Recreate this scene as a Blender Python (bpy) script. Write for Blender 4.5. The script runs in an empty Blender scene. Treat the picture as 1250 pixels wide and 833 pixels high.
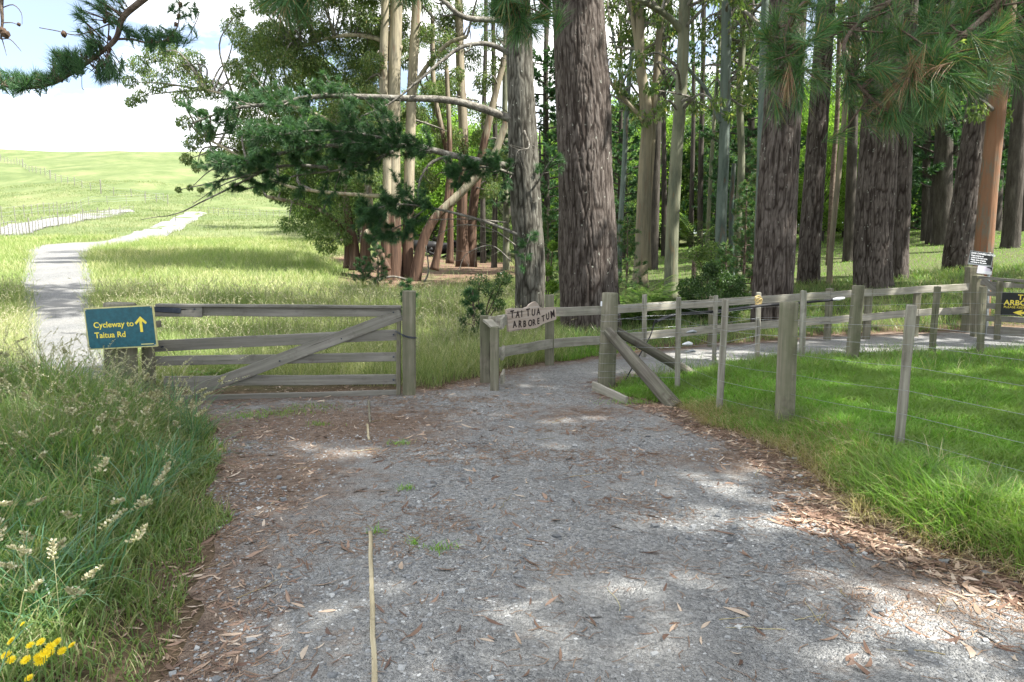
import bpy, math, random
import numpy as np
from mathutils import Vector, Matrix

random.seed(7)
RNG = np.random.default_rng(11)
scene = bpy.context.scene
COL = scene.collection
PI = math.pi

# ------------------------------------------------------------------ camera model (photo pixels 1250 x 833)
FPX = 833.3
PITCH = math.radians(7.0)
CLOC = (7.2, 3.3, 1.4)
SUN = (0.72, -0.22, 1.0)
EXPOSURE = 2.12
CAMZ = 1.6
SP, CP = math.sin(PITCH), math.cos(PITCH)

def ray(px, py):
    cx = (px - 625.0) / FPX
    cy = (416.5 - py) / FPX
    return np.array([cx, CP + cy * SP, -SP + cy * CP])

def at(px, py, Y):
    d = ray(px, py)
    t = Y / d[1]
    return np.array([d[0] * t, Y, CAMZ + d[2] * t])

def sstep(a, b, x):
    t = np.clip((x - a) / (b - a), 0, 1)
    return t * t * (3 - 2 * t)

# ------------------------------------------------------------------ noise
def _h(ix, iy, iz, seed):
    n = (ix.astype(np.int64) * 73856093) ^ (iy.astype(np.int64) * 19349663) ^ (iz.astype(np.int64) * 83492791) ^ (seed * 2654435761)
    n = (n ^ (n >> 13)) * 1274126177
    n = n & 0x7fffffff
    n = (n ^ (n >> 16)) * 668265263 & 0x7fffffff
    return (n % 1000003) / 1000003.0

def vn3(x, y, z, seed=0):
    x, y, z = np.broadcast_arrays(np.asarray(x, float), np.asarray(y, float), np.asarray(z, float))
    ix, iy, iz = np.floor(x), np.floor(y), np.floor(z)
    fx, fy, fz = x - ix, y - iy, z - iz
    fx = fx * fx * (3 - 2 * fx); fy = fy * fy * (3 - 2 * fy); fz = fz * fz * (3 - 2 * fz)
    r = 0
    for a in (0, 1):
        for b in (0, 1):
            for c in (0, 1):
                w = (fx if a else 1 - fx) * (fy if b else 1 - fy) * (fz if c else 1 - fz)
                r = r + w * _h(ix + a, iy + b, iz + c, seed)
    return r

def vn2(x, y, seed=0):
    return vn3(x, y, 0.0, seed)

def fbm2(x, y, seed=0, o=3):
    s = 0; a = 0.5; t = 0
    for k in range(o):
        s = s + a * vn2(x * 2 ** k, y * 2 ** k, seed + k); t += a; a *= 0.5
    return s / t

# ------------------------------------------------------------------ terrain
def base_z(x, y):
    x = np.asarray(x, float); y = np.asarray(y, float)
    s = np.maximum(0, y - 13.0)
    wl = sstep(-3, -13, x)
    sl = 0.045 + 0.040 * wl
    zc = sl * np.minimum(s, 50) * sstep(0, 4, s)
    far = np.maximum(0, y - 63)
    hill = 0.10 * np.minimum(far, 50) + 0.215 * np.clip(y - 113, 0, 150) - 0.10 * np.clip(y - 263, 0, 400)
    hill = hill * sstep(40, -70, x - 0.10 * y)
    zc = zc + hill
    zc = zc + 0.085 * np.clip(x - 3, 0, 35) * sstep(13, 19, y) * (1 + 0 * y)
    zc = zc + (fbm2(x / 30.0 + 9, y / 30.0, 5) - 0.5) * 3.0 * sstep(70, 130, y)
    zc = zc + (fbm2(x / 14.0 + 3, y / 10.0, 25, 4) - 0.5) * 2.2 * sstep(80, 140, y)
    zc = zc + (fbm2(x / 9.0 + 9, y / 9.0, 15) - 0.5) * 0.9 * sstep(30, 60, y)
    return zc

TS = 1.0 * 1.003 ** np.arange(2280)
def march(px, py, zf=base_z):
    d = ray(px, py); P = d[None] * TS[:, None]
    zt = zf(P[:, 0], P[:, 1]); below = (CAMZ + P[:, 2]) <= zt
    i = int(np.argmax(below)) if below.any() else len(TS) - 1
    if i > 0:
        f0 = CAMZ + P[i - 1, 2] - zt[i - 1]; f1 = CAMZ + P[i, 2] - zt[i]; t = f0 / (f0 - f1 + 1e-9)
        p = P[i - 1] * (1 - t) + P[i] * t
    else: p = P[i]
    return np.array([p[0], p[1], float(np.ravel(zf(np.array([p[0]]), np.array([p[1]])))[0])])

def poly_sdf(P, x, y):
    """signed distance, positive inside"""
    x = np.asarray(x, float); y = np.asarray(y, float)
    sh = x.shape; x = x.ravel(); y = y.ravel()
    d2 = np.full(x.shape, 1e18); inside = np.zeros(x.shape, bool)
    n = len(P)
    for i in range(n):
        ax, ay = P[i]; bx, by = P[(i + 1) % n]
        ex, ey = bx - ax, by - ay
        wx, wy = x - ax, y - ay
        t = np.clip((wx * ex + wy * ey) / (ex * ex + ey * ey + 1e-12), 0, 1)
        d2 = np.minimum(d2, (wx - t * ex) ** 2 + (wy - t * ey) ** 2)
        c = ((ay > y) != (by > y)) & (x < (bx - ax) * (y - ay) / (by - ay + 1e-12) + ax)
        inside ^= c
    d = np.sqrt(d2)
    return np.where(inside, d, -d).reshape(sh)

def G2(px, py):
    p = march(px, py); return (p[0], p[1])

grav_px = [(205, 833), (228, 760), (246, 700), (262, 620), (272, 560), (262, 515), (215, 500), (215, 488), (350, 484), (500, 478),
           (530, 474), (585, 462), (640, 449), (665, 444), (740, 434), (850, 423), (1000, 411), (1180, 402), (1290, 396), (1400, 396),
           (1420, 432), (1290, 434), (1180, 436), (1040, 442), (960, 446), (850, 458), (775, 461), (752, 470), (750, 484), (800, 492),
           (850, 512), (905, 535), (960, 552), (1000, 590), (1040, 632), (1120, 665), (1200, 690), (1260, 712), (1400, 760)]
GP = [G2(*p) for p in grav_px]
GP = [(GP[0][0] - 0.25, -4.0)] + GP + [(9.0, -4.0)]

class Grid:
    """bilinear look-up of a slow function"""
    def __init__(s, f, x0, x1, y0, y1, st):
        s.x0, s.y0, s.st = x0, y0, st
        gx = np.arange(x0, x1 + st, st); gy = np.arange(y0, y1 + st, st); A, B = np.meshgrid(gx, gy); s.g = f(A, B)
    def __call__(s, x, y):
        x = np.asarray(x, float); y = np.asarray(y, float)
        u = np.clip((x - s.x0) / s.st, 0, s.g.shape[1] - 1.001); v = np.clip((y - s.y0) / s.st, 0, s.g.shape[0] - 1.001)
        i = u.astype(int); j = v.astype(int); fu = u - i; fv = v - j
        return (s.g[j, i] * (1 - fu) + s.g[j, i + 1] * fu) * (1 - fv) + (s.g[j + 1, i] * (1 - fu) + s.g[j + 1, i + 1] * fu) * fv

def _grav0(x, y):
    d = poly_sdf(GP, x, y)
    return d + (fbm2(x * 2.2, y * 2.2, 31) - 0.5) * 0.34 + (vn2(x * 9, y * 9, 33) - 0.5) * 0.08

grav = Grid(_grav0, -9, 15, -5, 16.5, 0.045)
gsd = Grid(lambda a, b: poly_sdf(GP, a, b), -9, 15, -5, 16.5, 0.09)

cyc_L = [(60, 560), (22, 480), (25, 430), (30, 380), (33, 335), (37, 308), (52, 301), (85, 298), (140, 293), (180, 281), (212, 267), (232, 258)]
cyc_R = [(200, 560), (165, 480), (138, 430), (116, 380), (107, 335), (103, 314), (112, 304.5), (128, 302), (165, 298), (205, 286), (240, 270), (252, 261)]
CL = [G2(*p) for p in cyc_L]; CR = [G2(*p) for p in cyc_R]
CYC = CL + CR[::-1]
rd_L = [(-140, 296), (-60, 287), (0, 279), (50, 270), (100, 262), (135, 257.5), (158, 255.5)]
rd_R = [(-140, 310), (-60, 299), (0, 289), (50, 279.5), (100, 270), (140, 263.5), (163, 259)]
RL = [G2(*p) for p in rd_L]; RR = [G2(*p) for p in rd_R]
ROAD = RL + RR[::-1]

def ground_z(x, y, g=None):
    x = np.asarray(x, float); y = np.asarray(y, float)
    z = base_z(x, y)
    near = (y < 16) & (y > -5) & (x > -8) & (x < 14)
    if g is None:
        g = np.full(np.broadcast(x, y).shape, -3.0)
        if np.any(near):
            xb, yb = np.broadcast_arrays(x, y)
            g[near] = grav(xb[near], yb[near])
    w = sstep(1.8, 3.0, x) * sstep(11.5, 9.5, y)
    bank = sstep(-0.02, -0.5, g)
    z = z + np.where(near, bank * (0.03 + 0.15 * w), 0.03)
    z = z + np.where(near, (fbm2(x * 1.3, y * 1.3, 3) - 0.5) * 0.05 * (0.5 + bank), (fbm2(x * .7, y * .7, 3) - .5) * 0.10)
    return z

def gz(x, y):
    return float(ground_z(np.array([x]), np.array([y]))[0])

# ------------------------------------------------------------------ materials
def mat(name):
    m = bpy.data.materials.new(name); m.use_nodes = True
    nt = m.node_tree; nt.nodes.clear()
    out = nt.nodes.new('ShaderNodeOutputMaterial')
    return m, nt, out

def N(nt, t, **kw):
    n = nt.nodes.new(t)
    for k, v in kw.items():
        if k in n.inputs.keys():
            n.inputs[k].default_value = v
        else:
            setattr(n, k, v)
    return n

def ramp(nt, fac, stops, interp='LINEAR'):
    r = nt.nodes.new('ShaderNodeValToRGB'); r.color_ramp.interpolation = interp
    el = r.color_ramp.elements
    while len(el) > 1: el.remove(el[-1])
    el[0].position = stops[0][0]; el[0].color = (*stops[0][1], 1)
    for p, c in stops[1:]:
        e = el.new(p); e.color = (*c, 1)
    if fac is not None: nt.links.new(fac, r.inputs[0])
    return r

def mix(nt, fac, a, b, blend='MIX'):
    m = nt.nodes.new('ShaderNodeMix'); m.data_type = 'RGBA'; m.blend_type = blend
    def put(s, v):
        if hasattr(v, 'links'): nt.links.new(v, s)
        elif isinstance(v, (tuple, list)): s.default_value = (*v, 1)
        else: s.default_value = v
    put(m.inputs[0], fac); put(m.inputs[6], a); put(m.inputs[7], b)
    return m.outputs[2]

def noise(nt, scale=(1, 1, 1), detail=4, rough=0.55, coord='Object', sc=1.0, rnd=False):
    tc = nt.nodes.new('ShaderNodeTexCoord')
    mp = nt.nodes.new('ShaderNodeMapping'); mp.inputs['Scale'].default_value = scale
    nt.links.new(tc.outputs[coord], mp.inputs[0])
    if rnd:
        oi = nt.nodes.new('ShaderNodeObjectInfo'); mm = nt.nodes.new('ShaderNodeMath'); mm.operation = 'MULTIPLY'; mm.inputs[1].default_value = 57.0
        nt.links.new(oi.outputs['Random'], mm.inputs[0]); nt.links.new(mm.outputs[0], mp.inputs['Location'])
    n = nt.nodes.new('ShaderNodeTexNoise'); n.inputs['Scale'].default_value = sc; n.inputs['Detail'].default_value = detail
    n.inputs['Roughness'].default_value = rough
    nt.links.new(mp.outputs[0], n.inputs['Vector'])
    return n.outputs['Fac']

def bump(nt, h, dist, strength=1.0, nrm=None):
    b = nt.nodes.new('ShaderNodeBump'); b.inputs['Distance'].default_value = dist; b.inputs['Strength'].default_value = strength
    nt.links.new(h, b.inputs['Height'])
    if nrm is not None: nt.links.new(nrm, b.inputs['Normal'])
    return b.outputs[0]

def principled(nt, out, col, rough=0.85, nrm=None, spec=0.25):
    p = nt.nodes.new('ShaderNodeBsdfPrincipled'); p.inputs['Roughness'].default_value = rough
    p.inputs['Specular IOR Level'].default_value = spec
    if hasattr(col, 'links'): nt.links.new(col, p.inputs['Base Color'])
    else: p.inputs['Base Color'].default_value = (*col, 1)
    if nrm is not None: nt.links.new(nrm, p.inputs['Normal'])
    nt.links.new(p.outputs[0], out.inputs[0])
    return p

def wood_mat(name, axis, c0, c1, c2, green=0.3, dark=0.5):
    m, nt, out = mat(name)
    sc = [26, 26, 26]; sc[axis] = 1.3
    n1 = noise(nt, tuple(sc), 5, 0.6, rnd=True)
    base = ramp(nt, n1, [(0.30, c0), (0.52, c1), (0.72, c2)])
    n2 = noise(nt, (2.3, 2.3, 2.3), 4, 0.6, rnd=True)
    g = ramp(nt, n2, [(0.42, (0, 0, 0)), (0.66, (green,) * 3)])
    c = mix(nt, g.outputs[0], base.outputs[0], (0.085, 0.10, 0.05))
    n3 = noise(nt, (5, 5, 5), 5, 0.7, rnd=True)
    dk = ramp(nt, n3, [(0.55, (0, 0, 0)), (0.72, (dark,) * 3)])
    c = mix(nt, dk.outputs[0], c, (0.055, 0.045, 0.036))
    # long drying cracks
    sc2 = [60, 60, 60]; sc2[axis] = 1.1
    n4 = noise(nt, tuple(sc2), 2, 0.5, rnd=True)
    cr = ramp(nt, n4, [(0.27, (1, 1, 1)), (0.32, (0, 0, 0))])
    c = mix(nt, cr.outputs[0], c, (0.03, 0.026, 0.022))
    ad = nt.nodes.new('ShaderNodeMath'); ad.operation = 'SUBTRACT'
    nt.links.new(n1, ad.inputs[0]); nt.links.new(cr.outputs[0], ad.inputs[1])
    nr = bump(nt, ad.outputs[0], 0.0022, 0.7)
    principled(nt, out, c, 0.85, nr, 0.2)
    return m

W_PLANK = wood_mat('weathered_plank', 0, (0.19, 0.178, 0.145), (0.27, 0.257, 0.215), (0.36, 0.345, 0.295), 0.35, .35)
W_POST = wood_mat('weathered_post', 2, (0.115, 0.108, 0.078), (0.175, 0.165, 0.122), (0.26, 0.245, 0.19), 0.55)
W_GATE = wood_mat('gate_plank', 0, (0.13, 0.124, 0.108), (0.19, 0.182, 0.16), (0.27, 0.26, 0.23), 0.25)
W_PALE = wood_mat('pale_batten', 2, (0.14, 0.13, 0.105), (0.25, 0.24, 0.20), (0.40, 0.39, 0.34), 0.3, 0.35)
W_LOG = wood_mat('brace_log', 2, (0.06, 0.054, 0.045), (0.12, 0.11, 0.09), (0.21, 0.195, 0.165), 0.4, 0.9)
W_EDGE = wood_mat('ground_batten', 0, (0.22, 0.18, 0.11), (0.40, 0.35, 0.23), (0.52, 0.47, 0.34), 0.05, 0.7)
W_CARVED = wood_mat('carved_board', 0, (0.30, 0.24, 0.19), (0.40, 0.335, 0.28), (0.48, 0.415, 0.36), 0.1, 0.2)

def leaf_mat(name, stops, trans=0.35, rough=0.55, patch=0.0, patchcol=(0.1, 0.1, 0.05), psc=0.6, hue=True):
    m, nt, out = mat(name)
    geo = nt.nodes.new('ShaderNodeNewGeometry')
    base = ramp(nt, geo.outputs['Random Per Island'], stops)
    c = base.outputs[0]
    if patch > 0:
        n = noise(nt, (psc, psc, psc), 3, 0.6)
        f = ramp(nt, n, [(0.42, (0, 0, 0)), (0.6, (patch,) * 3)])
        c = mix(nt, f.outputs[0], c, patchcol)
    p = nt.nodes.new('ShaderNodeBsdfPrincipled'); p.inputs['Roughness'].default_value = rough
    p.inputs['Specular IOR Level'].default_value = 0.3
    nt.links.new(c, p.inputs['Base Color'])
    if trans > 0:
        t = nt.nodes.new('ShaderNodeBsdfTranslucent')
        cc = mix(nt, 1.0, c, (1.15, 1.35, 0.55), 'MULTIPLY')
        nt.links.new(cc, t.inputs[0])
        ms = nt.nodes.new('ShaderNodeMixShader'); ms.inputs[0].default_value = trans
        nt.links.new(p.outputs[0], ms.inputs[1]); nt.links.new(t.outputs[0], ms.inputs[2])
        nt.links.new(ms.outputs[0], out.inputs[0])
    else:
        nt.links.new(p.outputs[0], out.inputs[0])
    return m

L_GUM = leaf_mat('gum_leaf', [(0, (0.060, 0.100, 0.036)), (0.5, (0.105, 0.160, 0.055)), (0.9, (0.18, 0.225, 0.09)), (1, (0.28, 0.23, 0.11))], 0.45)
L_PINE = leaf_mat('pine_needle', [(0, (0.028, 0.072, 0.034)), (0.6, (0.050, 0.118, 0.052)), (1, (0.09, 0.17, 0.07))], 0.35)
L_PINE_NEAR = leaf_mat('pine_needle_long', [(0, (0.028, 0.085, 0.030)), (0.5, (0.055, 0.135, 0.045)), (0.85, (0.11, 0.21, 0.075)), (0.93, (0.20, 0.17, 0.07)), (1, (0.30, 0.19, 0.09))], 0.3, 0.4)
L_PINE_DEAD = leaf_mat('dead_needle', [(0, (0.12, 0.065, 0.035)), (0.5, (0.20, 0.12, 0.06)), (1, (0.30, 0.22, 0.13))], 0.2)
L_BROAD = leaf_mat('broad_leaf', [(0, (0.10, 0.18, 0.03)), (0.5, (0.17, 0.29, 0.05)), (1, (0.26, 0.38, 0.08))], 0.5)
L_OLIVE = leaf_mat('olive_leaf', [(0, (0.06, 0.11, 0.035)), (0.5, (0.11, 0.175, 0.055)), (1, (0.19, 0.24, 0.09))], 0.45)
L_DARK = leaf_mat('shrub_leaf', [(0, (0.025, 0.055, 0.018)), (0.6, (0.045, 0.09, 0.028)), (1, (0.09, 0.15, 0.045))], 0.3, 0.4)
L_FERN = leaf_mat('fern_leaf', [(0, (0.10, 0.20, 0.03)), (0.6, (0.16, 0.28, 0.05)), (1, (0.24, 0.33, 0.08))], 0.45)
L_LAWN = leaf_mat('lawn_blade', [(0, (0.12, 0.25, 0.035)), (0.5, (0.18, 0.36, 0.052)), (0.92, (0.26, 0.42, 0.09)), (0.96, (0.28, 0.27, 0.11)), (1, (0.42, 0.38, 0.20))], 0.4, 0.5, 0.75, (0.16, 0.24, 0.06), 1.6)
L_TALL = leaf_mat('tall_blade', [(0, (0.075, 0.16, 0.048)), (0.5, (0.135, 0.235, 0.072)), (0.78, (0.215, 0.295, 0.10)), (0.88, (0.28, 0.27, 0.14)), (1, (0.46, 0.41, 0.26))], 0.4, 0.4, 0.5, (0.20, 0.24, 0.095), 0.8)
L_SEED = leaf_mat('seed_head', [(0, (0.24, 0.22, 0.14)), (0.6, (0.40, 0.37, 0.26)), (1, (0.56, 0.54, 0.42))], 0.3)
L_MEAD_FAR = leaf_mat('hill_blade', [(0, (0.10, 0.145, 0.05)), (0.4, (0.16, 0.195, 0.075)), (0.75, (0.24, 0.25, 0.125)), (1, (0.38, 0.36, 0.22))], 0.3, 0.6, 0.6, (0.11, 0.165, 0.05), 0.1)
L_BLUE = leaf_mat('blue_green_blade', [(0, (0.06, 0.15, 0.085)), (0.6, (0.11, 0.22, 0.12)), (1, (0.19, 0.30, 0.15))], 0.4, 0.35)
L_STALK = leaf_mat('grass_stalk', [(0, (0.10, 0.14, 0.05)), (0.6, (0.17, 0.19, 0.09)), (1, (0.28, 0.25, 0.15))], 0.2)
L_MEAD = leaf_mat('meadow_blade', [(0, (0.13, 0.20, 0.055)), (0.3, (0.22, 0.27, 0.095)), (0.6, (0.36, 0.36, 0.18)), (1, (0.54, 0.50, 0.33))], 0.35, 0.6, 0.65, (0.17, 0.25, 0.07), 0.22)
L_DRY = leaf_mat('dry_blade', [(0, (0.25, 0.20, 0.10)), (0.6, (0.40, 0.33, 0.19)), (1, (0.5, 0.45, 0.3))], 0.3)
L_LITTER = leaf_mat('litter_leaf', [(0, (0.095, 0.055, 0.04)), (0.35, (0.175, 0.11, 0.078)), (0.65, (0.28, 0.19, 0.14)), (0.85, (0.40, 0.29, 0.21)), (1, (0.50, 0.42, 0.34))], 0.1, 0.5)
L_NEEDLE_LIT = leaf_mat('litter_needle', [(0, (0.12, 0.07, 0.045)), (1, (0.27, 0.18, 0.115))], 0)
YEL = leaf_mat('yellow_petal', [(0, (0.75, 0.55, 0.01)), (1, (0.85, 0.70, 0.03))], 0.2)

def bark_pine(name, ca, cb, cc, lich=0.5):
    """colour from the 'plate' attribute: fissures brown, plates grey"""
    m, nt, out = mat(name)
    a = nt.nodes.new('ShaderNodeAttribute'); a.attribute_name = 'plate'
    n1 = noise(nt, (9, 9, 2.5), 5, 0.65)
    c = ramp(nt, a.outputs['Fac'], [(0.0, ca), (0.35, cb), (0.9, cc)])
    c2 = mix(nt, 0.75, c.outputs[0], ramp(nt, n1, [(0.3, (0.45, 0.42, 0.40)), (0.7, (1.5, 1.5, 1.5))]).outputs[0], 'MULTIPLY')
    n2 = noise(nt, (11, 11, 8), 3, 0.6)
    l = ramp(nt, n2, [(0.66, (0, 0, 0)), (0.71, (lich,) * 3)])
    c3 = mix(nt, l.outputs[0], c2, (0.42, 0.44, 0.38))
    n4 = noise(nt, (34, 34, 9), 5, 0.75)
    nr = bump(nt, n4, 0.012, 1.0)
    principled(nt, out, c3, 0.95, nr, 0.1)
    return m
B_PINE = bark_pine('pine_bark', (0.028, 0.022, 0.019), (0.064, 0.054, 0.047), (0.110, 0.096, 0.086))
B_PINE_G = bark_pine('grey_pine_bark', (0.028, 0.026, 0.021), (0.068, 0.065, 0.054), (0.120, 0.117, 0.10), 0.6)

def bark_far(name, c0, c1, c2, sc=(7, 7, 1.4)):
    m, nt, out = mat(name)
    n1 = noise(nt, sc, 6, 0.7, rnd=True)
    c = ramp(nt, n1, [(0.3, c0), (0.5, c1), (0.72, c2)])
    nr = bump(nt, n1, 0.05, 1.0)
    principled(nt, out, c.outputs[0], 0.95, nr, 0.1)
    return m
B_FAR = bark_far('far_pine_bark', (0.025, 0.022, 0.018), (0.055, 0.049, 0.041), (0.10, 0.09, 0.078))
B_LIMB = bark_far('limb_bark', (0.06, 0.055, 0.045), (0.15, 0.14, 0.12), (0.32, 0.31, 0.27), (9, 9, 9))
B_TWIG = bark_far('twig_bark', (0.06, 0.045, 0.035), (0.12, 0.09, 0.07), (0.2, 0.17, 0.14), (9, 9, 9))

def bark_gum(name, pale, grey, peel, brown_z=None, warm=0.45, psc=(4.5, 4.5, 0.55)):
    m, nt, out = mat(name)
    n1 = noise(nt, psc, 5, 0.65)
    c = ramp(nt, n1, [(0.34, peel), (0.40, grey), (0.52, pale), (0.75, tuple(min(1, v * 1.15) for v in pale))])
    n2 = noise(nt, (16, 16, 0.7), 4, 0.6)
    st = ramp(nt, n2, [(0.57, (0, 0, 0)), (0.66, (warm,) * 3)])
    cc = mix(nt, st.outputs[0], c.outputs[0], peel)
    if brown_z is not None:
        tc = nt.nodes.new('ShaderNodeTexCoord'); sx = nt.nodes.new('ShaderNodeSeparateXYZ'); nt.links.new(tc.outputs['Object'], sx.inputs[0])
        n3 = noise(nt, (9, 9, 0.6), 3, 0.6)
        ma = nt.nodes.new('ShaderNodeMath'); ma.operation = 'MULTIPLY_ADD'; ma.inputs[1].default_value = -3.0
        nt.links.new(n3, ma.inputs[0]); nt.links.new(sx.outputs[2], ma.inputs[2])
        r = ramp(nt, None, [(0.0, (1, 1, 1)), (1.0, (0, 0, 0))])
        mr = nt.nodes.new('ShaderNodeMapRange'); mr.inputs['From Min'].default_value = brown_z - 1.7; mr.inputs['From Max'].default_value = brown_z - 1.2
        nt.links.new(ma.outputs[0], mr.inputs[0]); nt.links.new(mr.outputs[0], r.inputs[0])
        br = ramp(nt, n2, [(0.3, (0.035, 0.022, 0.016)), (0.6, (0.10, 0.06, 0.04)), (0.8, (0.21, 0.145, 0.10))])
        cc = mix(nt, r.outputs[0], cc, br.outputs[0])
    nr = bump(nt, n2, 0.03, 0.8)
    principled(nt, out, cc, 0.75, nr, 0.2)
    return m
B_GUM = bark_gum('gum_bark', (0.27, 0.24, 0.17), (0.165, 0.15, 0.11), (0.15, 0.10, 0.065), brown_z=2.6)
B_GUM_B = bark_gum('brown_footed_bark', (0.22, 0.19, 0.135), (0.14, 0.12, 0.09), (0.15, 0.10, 0.065), brown_z=6.0)
B_GUM_T = bark_gum('tan_gum_bark', (0.19, 0.165, 0.11), (0.125, 0.115, 0.08), (0.16, 0.11, 0.07))
B_GUM2 = bark_gum('smooth_gum_bark', (0.145, 0.15, 0.10), (0.085, 0.095, 0.065), (0.13, 0.105, 0.06), warm=0.45, psc=(4, 4, 0.9))
B_GUM3 = bark_gum('blue_gum_bark', (0.11, 0.14, 0.12), (0.065, 0.09, 0.075), (0.12, 0.095, 0.07), warm=0.5, psc=(4, 4, 0.8))
B_ORANGE = bark_gum('orange_gum_bark', (0.175, 0.095, 0.052), (0.12, 0.11, 0.08), (0.20, 0.072, 0.032), warm=0.85, psc=(5, 5, 1.3))

# ground
def ground_material():
    m, nt, out = mat('ground_soil_grass')
    gx = nt.nodes.new('ShaderNodeNewGeometry'); sep = nt.nodes.new('ShaderNodeSeparateXYZ'); nt.links.new(gx.outputs['Position'], sep.inputs[0])
    n1 = noise(nt, (0.12, 0.12, 0.12), 6, 0.65); n2 = noise(nt, (6, 6, 6), 5, 0.7); n3 = noise(nt, (0.35, 0.35, 0.35), 8, 0.8)
    far = ramp(nt, n1, [(0.34, (0.082, 0.112, 0.046)), (0.5, (0.110, 0.140, 0.060)), (0.68, (0.155, 0.168, 0.085))])
    far2 = mix(nt, 0.6, far.outputs[0], ramp(nt, n3, [(0.3, (0.65, 0.7, 0.6)), (0.7, (1.3, 1.25, 1.2))]).outputs[0], 'MULTIPLY')
    soil = ramp(nt, n2, [(0.3, (0.035, 0.04, 0.018)), (0.6, (0.075, 0.08, 0.035)), (0.8, (0.14, 0.11, 0.06))])
    a = nt.nodes.new('ShaderNodeAttribute'); a.attribute_name = 'meadow'
    c = mix(nt, a.outputs['Fac'], soil.outputs[0], far2)
    b = nt.nodes.new('ShaderNodeAttribute'); b.attribute_name = 'litter'
    n7 = noise(nt, (22, 22, 22), 5, 0.8)
    lit = ramp(nt, n7, [(0.3, (0.04, 0.028, 0.02)), (0.5, (0.13, 0.085, 0.06)), (0.7, (0.27, 0.19, 0.135))])
    c = mix(nt, b.outputs['Fac'], c, lit.outputs[0])
    nr = bump(nt, n7, 0.03, 0.8)
    principled(nt, out, c, 0.95, nr, 0.1)
    return m

def gravel_material(name, bright=1.0, far=False):
    m, nt, out = mat(name)
    tc = nt.nodes.new('ShaderNodeTexCoord')
    wob = noise(nt, (60, 60, 60), 3, 0.6)
    def vor(s, feat='F1'):
        v = nt.nodes.new('ShaderNodeTexVoronoi'); v.inputs['Scale'].default_value = s; v.feature = feat
        nt.links.new(tc.outputs['Object'], v.inputs['Vector']); return v
    v1 = vor(52); v2 = vor(110); v3 = vor(24)
    def grey(vout, lo, hi):
        s = nt.nodes.new('ShaderNodeSeparateColor'); nt.links.new(vout, s.inputs[0])
        return ramp(nt, s.outputs[0], [(0.0, tuple(x * bright for x in lo)), (0.55, tuple((x + y) * .5 * bright for x, y in zip(lo, hi))), (1.0, tuple(x * bright for x in hi))]).outputs[0]
    g1 = grey(v1.outputs['Color'], (0.090, 0.096, 0.100), (0.42, 0.425, 0.415))
    g2 = grey(v2.outputs['Color'], (0.11, 0.115, 0.117), (0.38, 0.383, 0.37))
    c = mix(nt, 0.45, g1, g2)
    # worn fine, dusty patches and coarser dark patches
    nd = noise(nt, (0.8, 0.45, 0.8), 5, 0.62)
    c = mix(nt, ramp(nt, nd, [(0.42, (0, 0, 0)), (0.66, (0.6,) * 3)]).outputs[0], c, tuple(x * bright for x in (0.335, 0.328, 0.305)))
    nw = noise(nt, (1.1, 0.16, 1.1), 3, 0.5)
    c = mix(nt, ramp(nt, nw, [(0.5, (0, 0, 0)), (0.66, (0.45,) * 3)]).outputs[0], c, tuple(x * bright for x in (0.27, 0.268, 0.255)))
    nk = noise(nt, (1.7, 1.2, 1.7), 4, 0.6)
    c = mix(nt, ramp(nt, nk, [(0.5, (0, 0, 0)), (0.75, (0.55,) * 3)]).outputs[0], c, (0.14, 0.145, 0.148))
    if not far:
        b = nt.nodes.new('ShaderNodeAttribute'); b.attribute_name = 'litter'
        n2 = noise(nt, (14, 14, 14), 5, 0.75)
        lit = ramp(nt, n2, [(0.3, (0.085, 0.055, 0.04)), (0.5, (0.17, 0.115, 0.08)), (0.7, (0.30, 0.235, 0.18))])
        n5 = noise(nt, (5, 5, 5), 5, 0.7)
        mm = nt.nodes.new('ShaderNodeMath'); mm.operation = 'ADD'; nt.links.new(b.outputs['Fac'], mm.inputs[0]); nt.links.new(n5, mm.inputs[1])
        c = mix(nt, ramp(nt, mm.outputs[0], [(0.62, (0, 0, 0)), (1.05, (0.9,) * 3)]).outputs[0], c, lit.outputs[0])
        # thin needle drift everywhere
        n6 = noise(nt, (3.2, 9, 3), 6, 0.75)
        c = mix(nt, ramp(nt, n6, [(0.56, (0, 0, 0)), (0.68, (0.45,) * 3)]).outputs[0], c, (0.20, 0.145, 0.105))
    ad = nt.nodes.new('ShaderNodeMath'); ad.operation = 'ADD'
    nt.links.new(v1.outputs['Distance'], ad.inputs[0]); nt.links.new(v2.outputs['Distance'], ad.inputs[1])
    nr = bump(nt, ad.outputs[0], -0.014, 1.0)
    nr = bump(nt, wob, 0.004, 0.6, nr)
    principled(nt, out, c, 0.9, nr, 0.25)
    return m

def simple(name, col, rough=0.6, spec=0.3, metal=0.0, var=0.25, sc=20):
    m, nt, out = mat(name)
    n = noise(nt, (sc, sc, sc), 4, 0.6)
    c = ramp(nt, n, [(0.3, tuple(x * (1 - var) for x in col)), (0.7, tuple(min(1, x * (1 + var)) for x in col))])
    p = principled(nt, out, c.outputs[0], rough, None, spec); p.inputs['Metallic'].default_value = metal
    return m
M_SIGN = simple('sign_blue', (0.012, 0.085, 0.115), 0.35, 0.4)
M_YEL = simple('sign_yellow', (0.75, 0.62, 0.08), 0.5, var=.1)
M_GOLD = simple('sign_trim', (0.50, 0.48, 0.22), 0.5, var=.1)
M_BLACK = simple('black_paint', (0.012, 0.014, 0.014), 0.35)
M_WHITE = simple('white_paint', (0.72, 0.74, 0.76), 0.4, var=.06)
M_PINKW = simple('pale_panel', (0.62, 0.58, 0.66), 0.4, var=.05)
M_METAL = simple('galvanised', (0.30, 0.32, 0.33), 0.4, metal=0.8)
M_IRON = simple('dark_iron', (0.045, 0.055, 0.075), 0.5, metal=0.5)
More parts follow.
